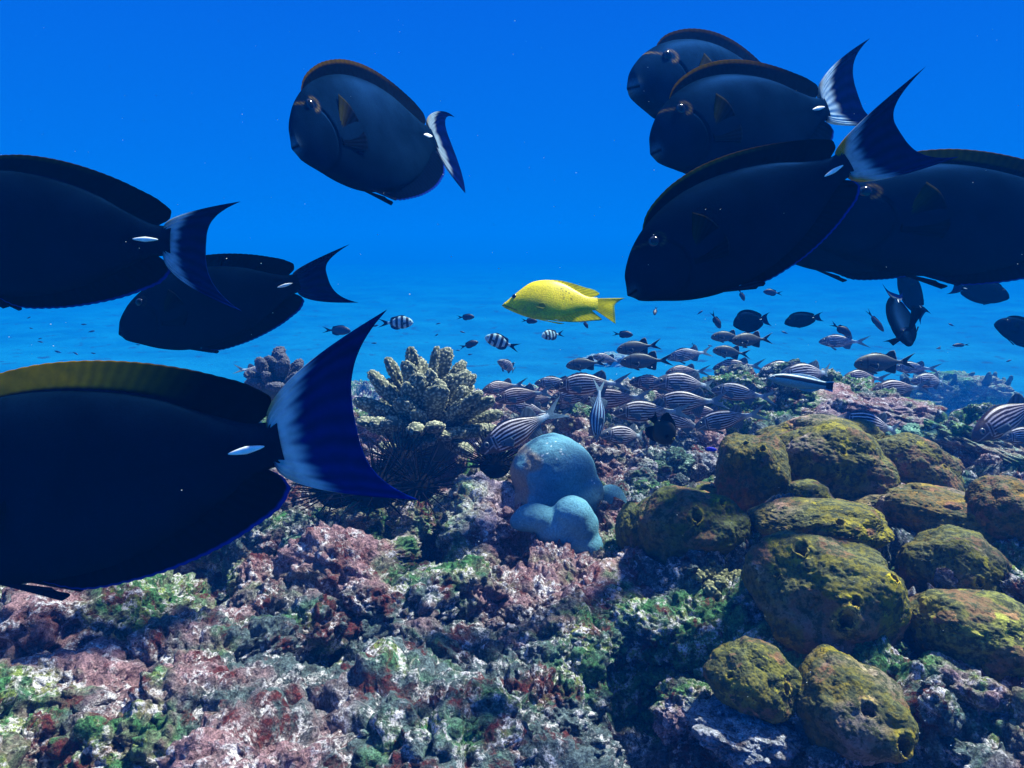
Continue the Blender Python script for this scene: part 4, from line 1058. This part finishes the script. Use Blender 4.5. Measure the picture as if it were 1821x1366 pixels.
SE = small_fish('sergeant_fish', C_top, C_bot, C_wid, secol, lambda U, V: np.tile(c3(.04, .07, .12), (*U.shape, 1)), dk, eye=(.12, .04, .032, (.1, .15, .2)), pect=(.28, -.02), **c_args)
for k, a in enumerate([(712, 574, 38, 2.0, 2, 5, True, 'black and white barred fish facing right off the tip of the big tail'),
    (885, 607, 40, 2.0, -18, 5, False, 'black and white barred fish slanting down, below the lone chromis'),
    (978, 596, 30, 2.0, 8, 30, False, 'rounder black and white barred fish under the yellow wrasse')]):
    o = SE if k == 0 else dup(SE); place(o, a[0], a[1], a[2]*1.22, *a[3:7], zs=1.12, label=a[7], group='black and white barred fish')

# cleaner wrasse
W_top = [(0, .0), (.08, .045), (.2, .075), (.45, .085), (.7, .075), (.9, .06), (1.02, .055)]
W_bot = [(0, -.015), (.08, -.045), (.25, -.08), (.5, -.085), (.75, -.07), (.9, -.055), (1.02, -.05)]
def wcol(x, z, t):
    lo, hi = .70-.22*x, .86-.02*x
    k = (sstep(lo-.04, lo, t)*(1-sstep(hi, hi+.03, t)))[:, None]
    c = np.array([[.10, .38, .52]])*(1-.45*sstep(.6, .1, t))[:, None]; c = c*(1-k)+k*np.array([.004, .005, .015])
    u = sstep(hi+.02, hi+.06, t)[:, None]; return c*(1-u)+u*np.array([.62, .78, .86])
fw = Fish('cleaner_wrasse', W_top, W_bot, [(0, .01), (.2, .045), (.5, .05), (.8, .03), (1.02, .012)], wcol, .1)
fw.tail(.97, .05, 1.14, .075, 1.14, -.07, 1.13, lambda U, V: np.where(((U > .18)*(U < .88))[..., None], c3(.004, .005, .015), c3(.05, .25, .55)), vpow=.8)
fw.fin('dorsal_fin', [(.3, .075), (.9, .052)], [(.3, .08), (.45, .105), (.8, .095), (.92, .06)], lambda U, V: np.tile(c3(.55, .75, .85), (*U.shape, 1)), 30, 6, .004)
fw.fin('anal_fin', [(.5, -.075), (.9, -.05)], [(.5, -.085), (.6, -.11), (.82, -.095), (.92, -.055)], lambda U, V: np.tile(c3(.10, .35, .5), (*U.shape, 1)), 30, 6, .004)
fw.eye(.09, .012, .02, (.2, .3, .4))
place(fw.root, 1418, 679, 105, 1.55, -8, 0, label='slender blue cleaner wrasse with one black stripe over the shoal', cat='fish', zs=1.25)

# black fish facing the camera at a slant, yellow ringed eye
K_top = [(0, .01), (.06, .12), (.16, .24), (.3, .34), (.5, .38), (.7, .33), (.85, .22), (.95, .10), (1.02, .08)]
K_bot = [(0, -.02), (.08, -.10), (.2, -.22), (.36, -.31), (.55, -.35), (.72, -.30), (.86, -.18), (.95, -.09), (1.02, -.07)]
bk = lambda U, V: np.tile(c3(.006, .008, .007), (*U.shape, 1))
fk = Fish('black_fish', K_top, K_bot, [(0, .02), (.15, .10), (.4, .15), (.7, .10), (.95, .03), (1.02, .02)], lambda x, z, t: np.tile(np.array([[.008, .012, .010]]), (len(x), 1)))
fk.fin('dorsal_fin', [(.25, .30), (.9, .12)], [(.25, .33), (.45, .42), (.75, .46), (1.0, .42), (1.02, .25), (.92, .12)], bk, 50, 8, .006, rays=12, jag=.02)
fk.fin('anal_fin', [(.4, -.30), (.9, -.12)], [(.4, -.34), (.6, -.42), (.85, -.46), (1.02, -.36), (.92, -.12)], bk, 50, 8, .006, rays=10, jag=.02)
fk.tail(.96, .07, 1.30, .16, 1.30, -.16, 1.18, bk)
fk.eye(.20, .13, .045, (.75, .55, .05), ring=.62)
for sx in (-1, 1): fk.fin('pectoral_fin', [(.34, -.05), (.35, .04)], [(.5, -.10), (.55, -.02), (.52, .07)], bk, 16, 8, .004, y0=.13, flare=.08, sx=sx)
place(fk.root, 1180, 770, 60, 1.2, -52, 25, True, label='black fish with a yellow-ringed eye hanging tail-down over the rubble', cat='fish')

# small vivid blue damsel
fb = dup(CH)
bl = Fish('blue_damselfish', C_top, C_bot, C_wid, lambda x, z, t: np.tile(np.array([[.008, .012, .55]]), (len(x), 1))+(x > .75)[:, None]*np.array([.05, .05, -.3]), 0., 40, 30)
COLb = lambda U, V: np.tile(c3(.06, .07, .25), (*U.shape, 1))
bl.tail(.96, .04, 1.25, .14, 1.25, -.14, 1.12, lambda U, V: np.tile(c3(.20, .22, .05), (*U.shape, 1)))
xs = np.linspace(.3, .88, 8); bl.fin('dorsal_fin', np.stack([xs, curve(C_top, xs)-.01], -1), [(.28, .2), (.4, .25), (.7, .22), (.88, .14), (.89, .06)], COLb, 30, 6, .004)
xs = np.linspace(.5, .88, 8); bl.fin('anal_fin', np.stack([xs, curve(C_bot, xs)+.01], -1), [(.5, -.2), (.6, -.24), (.8, -.2), (.89, -.05)], COLb, 30, 6, .004)
bl.eye(.13, .04, .03, (.02, .03, .1))
for ch in list(fb.children): bpy.data.objects.remove(ch)
bpy.data.objects.remove(fb)
place(bl.root, 1263, 799, 25, 1.12, -6, 0, True, label='small vivid blue fish by the red-flanked sponge lobe', cat='fish', zs=.75)

# ------------------------------------------------------------------ drifting particles in the water
D, Fc = SPH[8]; parts = []
for k in range(420):
    d = random.uniform(.35, 2.2); q = P(random.uniform(0, 1821), random.uniform(20, 1340), d)
    r = random.uniform(.0002, .0006)*(.5+d*.5); V = D*np.array([r, r*random.uniform(.4, 1), r*random.uniform(.4, 1)])
    parts.append((V+np.array(q)[None], Fc, np.tile(np.array([[.75, .75, .65]]), (len(D), 1))))
V, Fcc, C = merge(parts)
tag(link('drifting_particles', mesh_from('drifting_particles', V, Fcc, M_flat, C)), kind='stuff')
